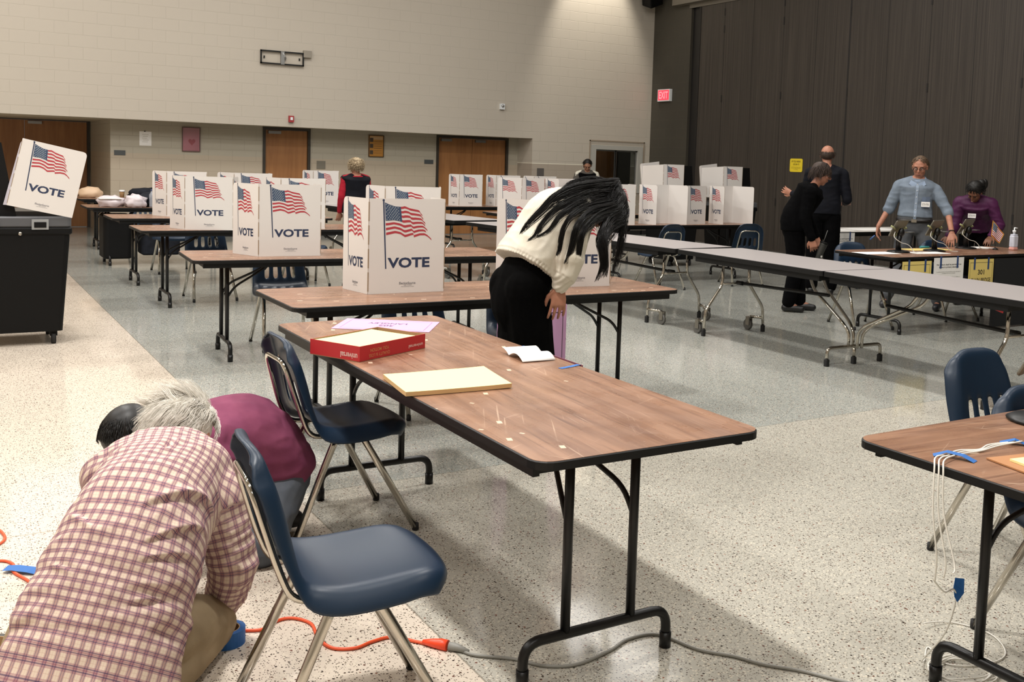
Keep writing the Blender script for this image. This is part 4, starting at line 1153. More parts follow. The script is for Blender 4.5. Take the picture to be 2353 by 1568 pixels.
# ------------------------------------------------------------------ lamps of the hall
def area(x, y, z, sx, sy, p, col=(1,.97,.935), rot=None):
    l = bpy.data.lights.new('lamp', 'AREA'); l.shape = 'RECTANGLE'; l.size = sx; l.size_y = sy; l.energy = p; l.color = col
    o = bpy.data.objects.new('ceiling_lamp', l); COL.objects.link(o); o.location = (x,y,z)
    if rot: o.rotation_euler = rot
    return o
for x, y, p, q in ((-3.2,-2,110,.6),(-3.2,3,170,.6),(-3.2,8,190,.6),(-3.2,13.5,160,.6),(.3,-2,110,.5),(.3,2.7,330,.35),(.3,7.2,230,.45),(.3,11.6,200,.5),(.3,15.6,90,.5),
        (4.6,0,90,.5),(4.6,4.6,210,.45),(4.6,9.2,220,.45),(4.6,13.8,150,.5),(8.9,1,55,.5),(8.9,5,100,.5),(8.9,9.5,120,.5),(8.9,13.8,85,2.2)):
    area(x, y, ZC-.05, q, q*1.6, p)
def spot(x, y, z, p, ang, tgt, col=(1,.93,.82), blend=.6, sz=.08):
    l = bpy.data.lights.new('downlight', 'SPOT'); l.energy = p; l.spot_size = ang; l.spot_blend = blend; l.color = col; l.shadow_soft_size = sz
    o = bpy.data.objects.new('downlight', l); COL.objects.link(o); o.location = (x,y,z)
    o.rotation_euler = (V(tgt)-V((x,y,z))).to_track_quat('-Z','Y').to_euler(); return o
spot(11.3, 16.9, ZC-.1, 620, 1.0, (11.4,17.9,3.9))

l = bpy.data.lights.new('office_lamp', 'AREA'); l.size = .5; l.energy = 6; l.color = (1,.95,.88)
o = bpy.data.objects.new('office_lamp', l); COL.objects.link(o); o.location = (12.0,19.0,2.5)
sh = thing('shelf_unit', 'dark shelves of papers seen through the service window', 'shelf', (11.75,19.75,0))
mb = MB()
for z in (.3,.7,1.05,1.35,1.65,1.95): mb.box((-.45,-.3,z),(.75,.1,z+.025))
for x in (-.45,.15,.73): mb.box((x,-.3,0),(x+.02,.1,2.0))
mb.build('rack', mat_('rack_grey', '#6d6f6c', .5), sh)
random.seed(4); mb = MB()
for z in (.725,1.075,1.375,1.675):
    x = -.42
    while x < .7:
        w = random.uniform(.05,.16); h = random.uniform(.06,.22)
        if not (.13-w < x < .17): mb.box((x,-.26,z),(x+w,.05,z+h), random.randint(0,2))
        x += w+random.uniform(.01,.06)
mb.build('files', [mat_('file_grey','#54534c',.7), mat_('file_dark','#26261f',.7), mat_('file_pale','#8f8b7b',.7)], sh)
bd = MB().box((12.58,19.3,0),(13.15,19.85,2.2)); tag(bd.build('cabinet', M['door']), 'reddish wooden cabinet inside the room behind the service window', 'cabinet')
# ------------------------------------------------------------------ people
def nrm(v): v = V(v); return v.normalized() if v.length > 1e-9 else V((0,0,1))
def limb(mb, pts, rs, seg=14):
    P = [V(p) for p in pts]
    for i in range(len(P)-1):
        a, b = P[i], P[i+1]; n = 4
        mb.tube([a.lerp(b, k/n) for k in range(n+1)], [rs[i]+(rs[i+1]-rs[i])*k/n for k in range(n+1)], seg)
    for p, q in zip(P, rs): mb.ell(p, (q,q,q), 14, 9)
def rings(mb, R, seg=28):
    """R: list of (centre, side axis, depth axis, half width, half depth)"""
    vs = []; n = len(R)
    for c, sx, sy, w, d in R:
        for k in range(seg):
            a = 2*PI*k/seg; ca, sa = math.cos(a), math.sin(a)
            ca = math.copysign(abs(ca)**.85, ca); sa = math.copysign(abs(sa)**.85, sa)
            vs.append(V(c)+V(sx)*ca*w+V(sy)*sa*d)
    fs = [(i*seg+k, i*seg+(k+1)%seg, (i+1)*seg+(k+1)%seg, (i+1)*seg+k) for i in range(n-1) for k in range(seg)]
    fs += [tuple(reversed(range(seg))), tuple((n-1)*seg+k for k in range(seg))]
    mb.add(vs, fs, 0, True)
def torso(mb, J, off=0, k=1.0, t0=0.0, t1=1.0, ws=(.165,.168,.150,.158,.178,.165,.075), ds=(.105,.118,.108,.115,.118,.085,.065)):
    """elliptical sections from the crotch to the base of the neck"""
    hx = nrm(J['hipR']-J['hipL']); sx = nrm(J['shR']-J['shL'])
    P = (J['hipR']+J['hipL'])/2; S = (J['shR']+J['shL'])/2; N = J['neck']
    M_ = J.get('mid', P.lerp(S, .45))
    crv = spline([P, M_, S.lerp(M_, .12), S.lerp(N, .35), N], 8); n = len(crv)-1
    R = []; ts = []
    for i in range(n+1):
        t = i/n
        if t < t0-1e-6 or t > t1+1e-6: continue
        T_ = nrm(crv[min(i+1,n)]-crv[max(i-1,0)]); ax = hx.lerp(sx, min(1, t*1.25)); ax = nrm(ax-T_*ax.dot(T_)); ay = T_.cross(ax)
        q = t*(len(ws)-1); a = int(min(q, len(ws)-2)); f_ = q-a
        w = (ws[a]*(1-f_)+ws[a+1]*f_)*k+off; d = (ds[a]*(1-f_)+ds[a+1]*f_)*k+off
        R.append((crv[i], ax, ay, w, d))
    # closed round ends
    c, ax, ay, w, d = R[0]; T_ = nrm(R[1][0]-R[0][0])
    if t0 <= 0: R = [(c-T_*.05*k, ax, ay, w*.55, d*.6), (c-T_*.03*k, ax, ay, w*.85, d*.88)]+R
    rings(mb, R); return R
def voxel(mb, size, smooth=6, m=None):
    me = mb.mesh('v', m or M['paper'])
    r = bake(me, [('REMESH', dict(mode='VOXEL', voxel_size=size)), ('SMOOTH', dict(factor=.5, iterations=smooth))])
    for p in r.polygons: p.use_smooth = True
    return r
def wrinkle(me, amp, fr=(9,9,22), seed=0, only=None):
    ns = [v.normal.copy() for v in me.vertices]
    for v, n in zip(me.vertices, ns):
        if only and not only(v.co): continue
        p = V((v.co.x*fr[0], v.co.y*fr[1], v.co.z*fr[2]))+V((seed*3.1, seed*1.7, seed*5.3))
        h = 1-abs(noise.noise(p))*2.2; g = noise.noise(p*.4+V((5,5,5)))
        v.co += n*amp*(h*.6+g*.9)
def setmat(me, m):
    me.materials.clear(); me.materials.append(m); return me
def headp(mb, c, f_, up, s=1.0):
    """skull, jaw, nose, ears, neck stump; c = middle of the head between the ears"""
    f_ = nrm(f_); up = nrm(V(up)-f_*V(up).dot(f_)); rt = f_.cross(up)
    R = Matrix((rt, f_, up)).transposed()
    q = lambda a, b, d: c+(rt*a+f_*b+up*d)*s
    mb.ell(q(0,-.008,.035), (.076*s,.096*s,.086*s), 20, 14, 0, R)
    mb.ell(q(0,.022,-.030), (.060*s,.066*s,.078*s), 18, 12, 0, R)
    mb.ell(q(0,.045,-.085), (.030*s,.028*s,.026*s), 12, 8, 0, R)
    mb.ell(q(0,.070,.040), (.055*s,.022*s,.020*s), 12, 8, 0, R)
    for a in (-1,1):
        mb.ell(q(a*.036,.070,-.012), (.022*s,.018*s,.020*s), 10, 7, 0, R)
        mb.ell(q(a*.077,-.004,.002), (.009*s,.018*s,.031*s), 10, 8, 0, R)
    mb.tube([q(0,.085,.028), q(0,.108,-.008), q(0,.104,-.018)], [.008*s,.012*s,.013*s], 8); mb.ell(q(0,.104,-.012),(.014*s,.015*s,.013*s),10,7,0,R)
    mb.ell(q(0,.082,-.045), (.024*s,.012*s,.012*s), 10, 7, 0, R)
    return q, R
def face(o, q, R, s, skin, brow='#2c211a', closed=False, lips='#8c4f45'):
    e = MB()
    for a in (-1,1):
        if not closed: e.ell(q(a*.031,.079,.013), (.012*s,.009*s,.0045*s), 10, 7, 0, R); e.ell(q(a*.031,.0865,.012), (.006*s,.003*s,.0048*s), 8, 6, 1, R)
        else: e.ell(q(a*.031,.085,.012), (.014*s,.004*s,.003*s), 10, 7, 1, R)
        e.tube([q(a*.016,.090,.034), q(a*.034,.089,.038), q(a*.050,.078,.033)], [.003*s,.004*s,.002*s], 6, 2)
    e.build('eyes', [mat_('eye_white', '#c9c2b8', .3), mat_('eye_dark', '#1c1410', .3), mat_('brow'+brow[1:], brow, .8)], o)
    MB().ell(q(0,.0905,-.047), (.021*s,.006*s,.0045*s), 10, 6, 0, R).build('mouth', mat_('lips'+lips[1:], lips, .5), o)
def glasses(o, q, R, s, col='#1a1512'):
    g = MB()
    for a in (-1,1):
        g.tube([q(a*.032+.023*math.cos(t), .098-.006*abs(math.cos(t)), .014+.016*math.sin(t)) for t in [i*2*PI/14 for i in range(14)]], .0022*s, 6, 0, True)
        g.tube([q(a*.054,.092,.018), q(a*.079,.03,.018), q(a*.081,-.01,.012)], .0020*s, 6)
    g.tube([q(-.010,.099,.018), q(.010,.099,.018)], .0022*s, 6); g.build('glasses', mat_('spectacle_frame', col, .3), o)
def hand(mb, w, d, n, side=1, s=1.0, curl=.5, spread=.12, thumb=.8):
    """w wrist, d finger direction, n the way the palm faces, side +1/-1 for the thumb side"""
    d = nrm(d); n = nrm(V(n)-d*V(n).dot(d)); t = d.cross(n)*side; w = V(w)
    rings(mb, [(w+d*a*s, t, n, b*s, c*s) for a, b, c in ((-.012,.026,.020),(.02,.032,.018),(.055,.041,.016),(.085,.042,.013),(.096,.038,.010))], 16)
    for i, (lt, L) in enumerate(((.034,.072),(.012,.080),(-.011,.075),(-.033,.060))):
        p = w+d*.088*s+t*lt*s; di = nrm(d+t*lt*spread*30); P = [p]; c_ = curl*(.75+.12*i)
        for k, fr in enumerate((.45,.31,.24)):
            di = nrm(di*math.cos(c_*.75)+n*math.sin(c_*.75)); p = p+di*L*fr*s*1.05; P.append(p)
        limb(mb, P, [.0092*s,.0086*s,.0079*s,.0066*s], 8)
    p = w+d*.022*s+t*.028*s; a = nrm(d*.75+t*.75+n*.25)
    P = [p, p+a*.036*s, p+a*.036*s+nrm(d+t*.25+n*.35*thumb)*.030*s, p+a*.036*s+nrm(d+t*.25+n*.35*thumb)*.030*s+nrm(d+n*.6*thumb)*.024*s]
    limb(mb, P, [.0145*s,.0118*s,.0104*s,.0085*s], 8)
def skinm(name, c1='#9c6a54', c2='#ab7862'): return mat_(name, c1, .5, Subsurface_Weight=.0) if name in bpy.data.materials else m_skin(name, c1, c2)
def m_skin(name, c1, c2):
    m = mat(name, c1, .5, spec=.35); t = NT(m); w = t.coord('Object')
    t.base(t.ramp(t.noise(w, 22, 3), [(.3, c1), (.7, c2)])); return m
def ensure(J):
    return {k: V(v) for k, v in J.items()}
def build_person(label, J, loc=(0,0,0), rz=0, s=1.0, build=1.0, vox=.007, skin=('skin_light','#b98a72','#c79a80'), top=None, bottom=None, sleeve='wrist', hands=(None,None), head=None, shoes='#141312', hem=.12, top_off=.014, leg_off=.018, legw=1.0, wr=.005, sl_w=1.0, group=None, seed=1, foot=True, feet_dir=None, tw=None, td=None, fine=None):
    """J: hipL/R, knL/R, anL/R, shL/R, elL/R, wrL/R, neck, head, face(direction), up"""
    J = ensure(J); t = thing('person', label, 'person', loc, rz, group)
    tk = {}
    if tw: tk['ws'] = tw
    if td: tk['ds'] = td
    b = MB(); torso(b, J, 0, s*build, **tk)
    for q in 'LR':
        limb(b, [J['sh'+q], J['el'+q], J['wr'+q]], [.050*s*build,.037*s,.026*s])
        limb(b, [J['hip'+q], J['kn'+q], J['an'+q]], [.082*s*build,.055*s,.038*s])
        limb(b, [J['sh'+q], J['neck']], [.052*s*build,.05*s])
    limb(b, [J['neck'], J['head']-nrm(J['up'])*.03*s], [.052*s,.050*s])
    q_, R_ = headp(b, J['head'], J['face'], J['up'], s)
    for i, q in enumerate('LR'):
        h = hands[i] or (J['wr'+q]-J['el'+q], J['face'], .5)
        # thumb side follows from the palm direction
        hand(b, J['wr'+q], h[0], h[1], (1 if q == 'L' else -1)*(h[3] if len(h) > 3 else 1), s, h[2])
    fd = {}
    for q in 'LR':
        d = V(feet_dir[q]) if feet_dir else nrm(V((J['face'].x, J['face'].y, 0)))
        fd[q] = nrm(d); limb(b, [J['an'+q], J['an'+q]+fd[q]*.12*s+V((0,0,-.04*s)) if not feet_dir else J['an'+q]+fd[q]*.13*s], [.036*s,.028*s])
    me = voxel(b, min(vox, .0058) if not fine else fine, 3); sm_ = skinm(*skin); setmat(me, sm_); body = link('body', me, t)
    if top:
        c = MB(); R = torso(c, J, top_off, s*build, t0=hem, **tk)
        for q in 'LR':
            e = J['el'+q]; w = J['wr'+q]
            if sleeve == 'wrist': limb(c, [J['sh'+q], e, e.lerp(w,.93)], [(.056*build*s+top_off*.7)*sl_w,(.042*s+top_off*.8)*sl_w,(.030*s+top_off*.7)*sl_w])
            elif sleeve == 'elbow': limb(c, [J['sh'+q], e, e.lerp(w,.08)], [(.058*build*s+top_off*.7)*sl_w,(.050*s+top_off*.8)*sl_w,(.050*s+top_off*.8)*sl_w])
            elif sleeve == 'short': limb(c, [J['sh'+q], J['sh'+q].lerp(e,.75)], [(.060*build*s+top_off*.7)*sl_w,(.055*s+top_off*.8)*sl_w])
            limb(c, [J['sh'+q], J['neck'].lerp(J['sh'+q], .35)], [.060*build*s+top_off*.5,.050*s+top_off*.4])
        me = voxel(c, vox); wrinkle(me, wr, (7,7,16), seed); link('top', setmat(me, top), t)
    if bottom:
        c = MB(); torso(c, J, top_off*.35, s*build, t0=0, t1=.28, **tk)
        for q in 'LR':
            hp, k, a = J['hip'+q], J['kn'+q], J['an'+q]
            limb(c, [hp, k, k.lerp(a,.93)], [(.086*build*s+leg_off*.6),(.060*s+leg_off)*legw,(.046*s+leg_off)*legw])
        me = voxel(c, vox); wrinkle(me, wr*.8, (8,8,14), seed+3); link('trousers', setmat(me, bottom), t)
    if foot:
        for q in 'LR':
            a = J['an'+q]; d = fd[q]; c = MB()
            if feet_dir: pts = [a-d*.0, a+d*.07*s, a+d*.16*s]
            else:
                g = a.z; pts = [V((a.x,a.y,.045*s))-d*.03*s, V((a.x,a.y,.045*s))+d*.06*s, V((a.x,a.y,.038*s))+d*.15*s]
            limb(c, pts, [.044*s,.043*s,.036*s])
            me = voxel(c, vox*.9, 4)
            for v in me.vertices: v.co.z = max(v.co.z, .002)
            link('shoe', setmat(me, mat_('shoe'+shoes[1:], shoes, .45)), t)
    return t, body, q_, R_
def strands(mb, n, root, path, r0=.0022, r1=.0004, seg=3, mi=0):
    for i in range(n):
        P = path(i)
        if P is None: continue
        k = len(P); mb.tube(P, [r0*(1-j/(k-1))**.6+r1 for j in range(k)], seg, mi, False, False)
def m_hair(name, c1, c2, rough=.45):
    m = mat(name, c1, rough, spec=.35); t = NT(m); w = t.coord('Object')
    t.base(t.ramp(t.noise(w, 55, 3), [(.3, c1), (.7, c2)])); return m

# ---- kneeling person in the plaid shirt
def m_plaid():
    m = mat('plaid_cotton', '#d8bfa6', .85, spec=.2); t = NT(m)
    t.bump(t.noise(t.coord('Object'), 420, 2), .2, .001)
    a = t.N('ShaderNodeAttribute', attribute_name='plaid'); x, y, z = t.sep(a.outputs['Vector'])
    S = .0235
    def fr(c, o=0): return t.math('FRACT', t.math('ADD', t.math('DIVIDE', c, S), 20.0+o))
    u_, v_ = fr(x), fr(y)
    def band(c, lo, hi): return t.math('MULTIPLY', t.math('GREATER_THAN', c, lo), t.math('LESS_THAN', c, hi))
    bu, bv = band(u_, .0, .52), band(v_, .0, .52)
    col = t.mix(t.math('MULTIPLY', bu, .48), '#d2c0ae', '#9c6873')
    col = t.mix(t.math('MULTIPLY', bv, .52), col, '#95606e')
    for c in (u_, v_):
        for lo, hi in ((.12,.18),(.36,.42)):
            col = t.mix(t.math('MULTIPLY', band(c, lo, hi), .70), col, '#3b3556')
        col = t.mix(t.math('MULTIPLY', band(c, .24,.30), .35), col, '#7c2f48')
        col = t.mix(t.math('MULTIPLY', band(c, .73,.77), .3), col, '#b08a78')
    t.base(col); return m
def plaid_person():
    J = ensure(dict(hipL=(.235,2.83,.24), hipR=(.435,2.77,.21), knL=(.42,3.22,.09), knR=(.675,3.07,.085), anL=(.20,2.85,.07), anR=(.43,2.70,.07),
        shL=(.430,3.17,.54), shR=(.690,3.05,.485), elL=(.50,3.42,.34), elR=(.738,3.02,.27), wrL=(.60,3.52,.10), wrR=(.728,3.14,.09),
        mid=(.462,2.94,.44), neck=(.610,3.26,.585), head=(.658,3.35,.577), face=(.50,.62,-.62), up=(.42,.55,.75)))
    t, body, q, R = build_person('person with white hair in a pink plaid shirt kneeling in the foreground', J, skin=('skin_pale','#c08872','#cf9c86'), top=None, bottom=None,
        vox=.008, hands=((V((.5,.2,-.5)), V((0,0,-1)), .4), (V((.1,.5,-.6)), V((-1,0,-.3)), .5)), shoes='#4a3d30', feet_dir=dict(L=(-.2,-1,-.1), R=(-.1,-1,-.1)), build=1.1)
    # shirt
    c = MB(); bk = 1.10
    ws = (.180,.165,.146,.145,.165,.150,.070); ds = (.150,.165,.155,.145,.130,.095,.06)
    RR = torso(c, J, .012, bk, t0=0, ws=ws, ds=ds)
    hx0 = nrm(J['hipR']-J['hipL']); b0 = (J['hipL']+J['hipR'])/2
    rings(c, [(b0+V((.05,.06,.04)), hx0, nrm(V((.35,.55,.75)).cross(hx0)), .20,.17), (b0+V((-.005,-.02,-.03)), hx0, nrm(V((.35,.55,.75)).cross(hx0)), .215,.175), (b0+V((-.03,-.07,-.12)), hx0, nrm(V((.2,.4,.9)).cross(hx0)), .215,.165), (b0+V((-.035,-.085,-.19)), hx0, nrm(V((.1,.3,.95)).cross(hx0)), .205,.15)])
    limb(c, [J['neck'].lerp(J['shR'],.1)-V((0,0,.012)), J['neck'].lerp(J['shR'],.5)], [.060,.075]); limb(c, [J['neck'].lerp(J['shL'],.1)-V((0,0,.012)), J['neck'].lerp(J['shL'],.5)], [.060,.075])
    for k in 'LR':
        limb(c, [J['sh'+k], J['sh'+k].lerp(J['el'+k],.5), J['el'+k], J['el'+k].lerp(J['wr'+k],.5), J['wr'+k].lerp(J['el'+k],.06)], [.086,.074,.068,.062,.046])
    me = voxel(c, .0075, 8)
    hx = nrm(J['hipR']-J['hipL']); P0 = (J['hipL']+J['hipR'])/2; S0 = (J['shL']+J['shR'])/2
    crv = spline([P0-V((.06,.05,.12)), P0, J['mid'], S0.lerp(J['mid'],.12), S0.lerp(J['neck'],.35), J['neck'], J['neck']+V((.03,.08,.02))], 8)
    cum = [0]
    for a, b in zip(crv, crv[1:]): cum.append(cum[-1]+(b-a).length)
    arms = {k: [J['sh'+k], J['el'+k], J['wr'+k]] for k in 'LR'}
    def seg_near(p, a, b):
        d = b-a; tt = max(0, min(1, (p-a).dot(d)/d.length_squared)); return (p-(a+d*tt)).length, tt
    # folds: across the back, at the waist and down the sleeve
    ns = [v.normal.copy() for v in me.vertices]; info = []
    for v in me.vertices:
        p = v.co.copy(); best = (9,0,0)
        for i in range(len(crv)-1):
            d, tt = seg_near(p, crv[i], crv[i+1])
            if d < best[0]: best = (d, i, tt)
        da = (9,0,0,'L')
        for k in 'LR':
            for i in range(2):
                d, tt = seg_near(p, arms[k][i], arms[k][i+1])
                if d < da[0]: da = (d, i, tt, k)
        sh = J['sh'+da[3]]
        arm = da[0]/.085 < best[0]/.19 and (p-sh).dot(nrm(arms[da[3]][1]-sh)) > .03
        info.append((arm, best, da))
    at = me.attributes.new('plaid', 'FLOAT_VECTOR', 'POINT'); data = []
    for v, (arm, best, da), n in zip(me.vertices, info, ns):
        p = v.co.copy()
        if arm:
            A = arms[da[3]]; l1 = (A[1]-A[0]).length; l2 = (A[2]-A[1]).length; sw = vv = 0; cc_ = V((0,0,0)); ax = V((0,0,0))
            for qi in range(25):
                s1 = (l1+l2)*qi/24; qp = A[0].lerp(A[1], s1/l1) if s1 < l1 else A[1].lerp(A[2], (s1-l1)/l2)
                w_ = math.exp(-((p-qp).length-da[0])/.016); sw += w_; vv += w_*s1; cc_ += qp*w_; ax += nrm(A[1]-A[0] if s1 < l1 else A[2]-A[1])*w_
            vv /= sw; ax = nrm(ax); e1 = nrm(V((0,1,0))-ax*ax.y); e2 = ax.cross(e1); r_ = p-cc_/sw
            uu = math.atan2(r_.dot(e2), r_.dot(e1))*.066
            f_ = 1-abs(noise.noise(V((uu*9, vv*26, da[1]*.0))+V((3,1,0))))*2.4
            f2 = noise.noise(V((uu*22+4, vv*40, 0)))
            v.co += n*(.0055*f_+.003*f2)
        else:
            i, tt = best[1], best[2]; c0 = crv[i].lerp(crv[i+1], tt); s_ = cum[i]+(cum[i+1]-cum[i])*tt
            sw = sv = 0
            for qi in range(len(crv)):
                w_ = math.exp(-((p-crv[qi]).length-best[0])/.022); sw += w_; sv += w_*cum[qi]
            s_ = sv/sw
            k = min(1, s_/cum[-1]*1.2); ax = nrm(hx.lerp(nrm(J['shR']-J['shL']), k)); uu = (p-c0).dot(ax); vv = s_
            # oblique creases fanning from the right armpit and at the waist
            w1 = 1-abs(noise.noise(V((uu*7+vv*5, vv*15-uu*9, 1.3))))*2.3
            w2 = 1-abs(noise.noise(V((uu*5-4, vv*22, 7.7))))*2.3
            f2 = noise.noise(V((uu*16, vv*34+uu*12, 3)))
            cr = 0
            for (u0,v0,u1,v1,wd,am) in ((.16,.50,-.02,.40,.016,.016),(.17,.44,.02,.33,.014,.013),(.15,.36,.03,.30,.012,.010),(-.15,.40,-.04,.35,.014,.010),(.02,.66,.0,.58,.012,-.012),(.14,.24,.04,.20,.012,.012),(-.14,.27,-.05,.25,.012,.010)):
                dx, dy = u1-u0, v1-v0; L2 = dx*dx+dy*dy; q2 = max(0, min(1, ((uu-u0)*dx+(vv-v0)*dy)/L2))
                dd = math.hypot(uu-u0-dx*q2, vv-v0-dy*q2); sg = ((uu-u0)*dy-(vv-v0)*dx)/math.sqrt(L2)
                cr += am*math.exp(-(dd/wd)**2)*math.sin(PI*min(1,q2+.15))*(1.0 if sg > 0 else -.7)*min(1, abs(sg)/.004)
            v.co += n*(.006*w1+.005*w2*max(0, 1-abs(vv-.25)/.16)+.0025*f2+cr)
        data += [uu+.5, vv+.5, 0]
    at.data.foreach_set('vector', data)
    me.update(); link('shirt', setmat(me, m_plaid()), t)
    # collar
    cp = []; ax = nrm(J['shR']-J['shL']); fd = V((.5,.75,.1)).normalized()
    # khaki trousers
    c = MB()
    for k in 'LR': limb(c, [J['hip'+k]+V((.0,.04,-.03)), J['kn'+k].lerp(J['hip'+k],.45), J['kn'+k]], [.105,.100,.080]); limb(c, [J['kn'+k], J['kn'+k].lerp(J['an'+k],.5), J['an'+k]], [.078,.074,.052])
    c.ell(P0+V((0,.03,-.05)), (.16,.12,.12)); 
    me = voxel(c, .008, 8); wrinkle(me, .007, (7,9,15), 4)
    for v in me.vertices: v.co.z = max(v.co.z, .003)
    link('trousers', setmat(me, m_fabric('khaki_cotton', '#8b7a60', '#9a886c')), t)
    # white hair: loose wavy locks over the back of the head
    hm = MB(); random.seed(11); c0 = J['head']; f_ = nrm(J['face']); up = nrm(J['up']-f_*J['up'].dot(f_)); rt = f_.cross(up)
    hm.ell(q(0,-.020,.040), (.083,.098,.090), 24, 16, 0, R)
    cc = q(0,-.012,.038)
    def guide():
        for _ in range(80):
            d = V((random.gauss(0,1), random.gauss(0,1), random.gauss(0,1))).normalized()
            a, b, e = d.dot(rt), d.dot(f_), d.dot(up)
            if (b > .35 and e < .6) or e < -.45: continue
            if abs(a) > .60 and e < .30 and b > -.40: continue
            break
        p = cc+(rt*a*.080+f_*b*.098+up*e*.090); n = (p-cc).normalized()
        g = nrm(-f_*.25-up*.35+rt*a*.6+V((-.75,-.25,-.15)))
        if e > .35 and random.random() < .3: g = nrm(V((-.35,.2,.55))+rt*a*.5)
        g = nrm(g-n*g.dot(n)*.75); L_ = random.uniform(.07,.135); P = [p]; d = nrm(n*.35+g); ph = random.random()*6; ax_ = n.cross(g)
        for k in range(7):
            d = nrm(d*.72+g*.28+ax_*.30*math.sin(ph+k*1.25)-n*.03*k)
            p = p+d*L_/7; r_ = p-cc
            if r_.length < .092: p = cc+r_.normalized()*.094
            P.append(p)
        return P, n, ax_
    for i in range(260):
        P, n, ax_ = guide()
        for k in range(24):
            o1, o2 = random.gauss(0,.0050), random.gauss(0,.0035); f2 = random.uniform(.8,1.15); Q = []
            for j, p in enumerate(P[:random.randint(5,8)]): Q.append(p+ax_*o1*(1+.12*j*f2)+n*(abs(o2)*(1+.15*j)))
            hm.tube(Q, [.0009*(1-.6*j/(len(Q)-1)) for j in range(len(Q))], 3, 0, False, False)
    link('hair', hm.mesh('hair', m_hair('white_hair', '#dad4c8', '#f6f2ea', .55)), body.parent)
    return t
plaid_person()

# ---- person in the raspberry polo bending behind
def pink_person():
    J = dict(hipL=(1.13,4.05,.27), hipR=(1.13,3.87,.25), knL=(.96,3.95,.07), knR=(.985,3.66,.075), anL=(1.06,4.15,.06), anR=(1.04,3.93,.06),
        shL=(.82,4.03,.41), shR=(.82,3.74,.38), elL=(.62,4.1,.26), elR=(.72,3.66,.22), wrL=(.58,3.9,.09), wrR=(.60,3.72,.06),
        mid=(1.00,3.92,.405), neck=(.705,3.87,.47), head=(.60,3.87,.455), face=(-.55,-.15,-.85), up=(-.75,0,.5))
    t, body, q, R = build_person('person with black hair in a raspberry polo shirt crouching behind the plaid shirt', J, skin=('skin_tan','#7d5640','#8d6650'), top=m_fabric('raspberry_pique', '#713650', '#7f4059', 500),
        bottom=m_fabric('grey_denim', '#4a4f57', '#5a5f66'), sleeve='short', shoes='#1d1d20', feet_dir=dict(L=(1,.1,-.1), R=(1,.1,-.1)), hem=.0, top_off=.030, wr=.013, leg_off=.022, build=1.05, vox=.008, sl_w=1.15)
    hm = MB(); random.seed(5); f_ = nrm(V(J['face'])); up = nrm(V(J['up'])-f_*V(J['up']).dot(f_)); rt = f_.cross(up)
    hm.ell(q(0,-.016,.042), (.083,.099,.090), 24, 16, 0, R)
    def path(i):
        d = V((random.gauss(0,1), random.gauss(0,1), random.gauss(0,1))).normalized()
        a, b, e = d.dot(rt), d.dot(f_), d.dot(up)
        if b > .5 or e < -.5: return None
        c = q(0,-.012,.040); p = c+(rt*a*.080+f_*b*.098+up*e*.090); n = (p-c).normalized(); g = nrm(f_*.6-up*.2+rt*a*.4)
        return [p, p+nrm(n*.5+g)*.010, p+nrm(n*.15+g)*.024, p+nrm(g-n*.2)*.036]
    strands(hm, 1800, None, path, .0016, .0003, 3)
    link('hair', hm.mesh('hair', m_hair('black_hair', '#0b0a0a', '#1c1917')), t)
pink_person()

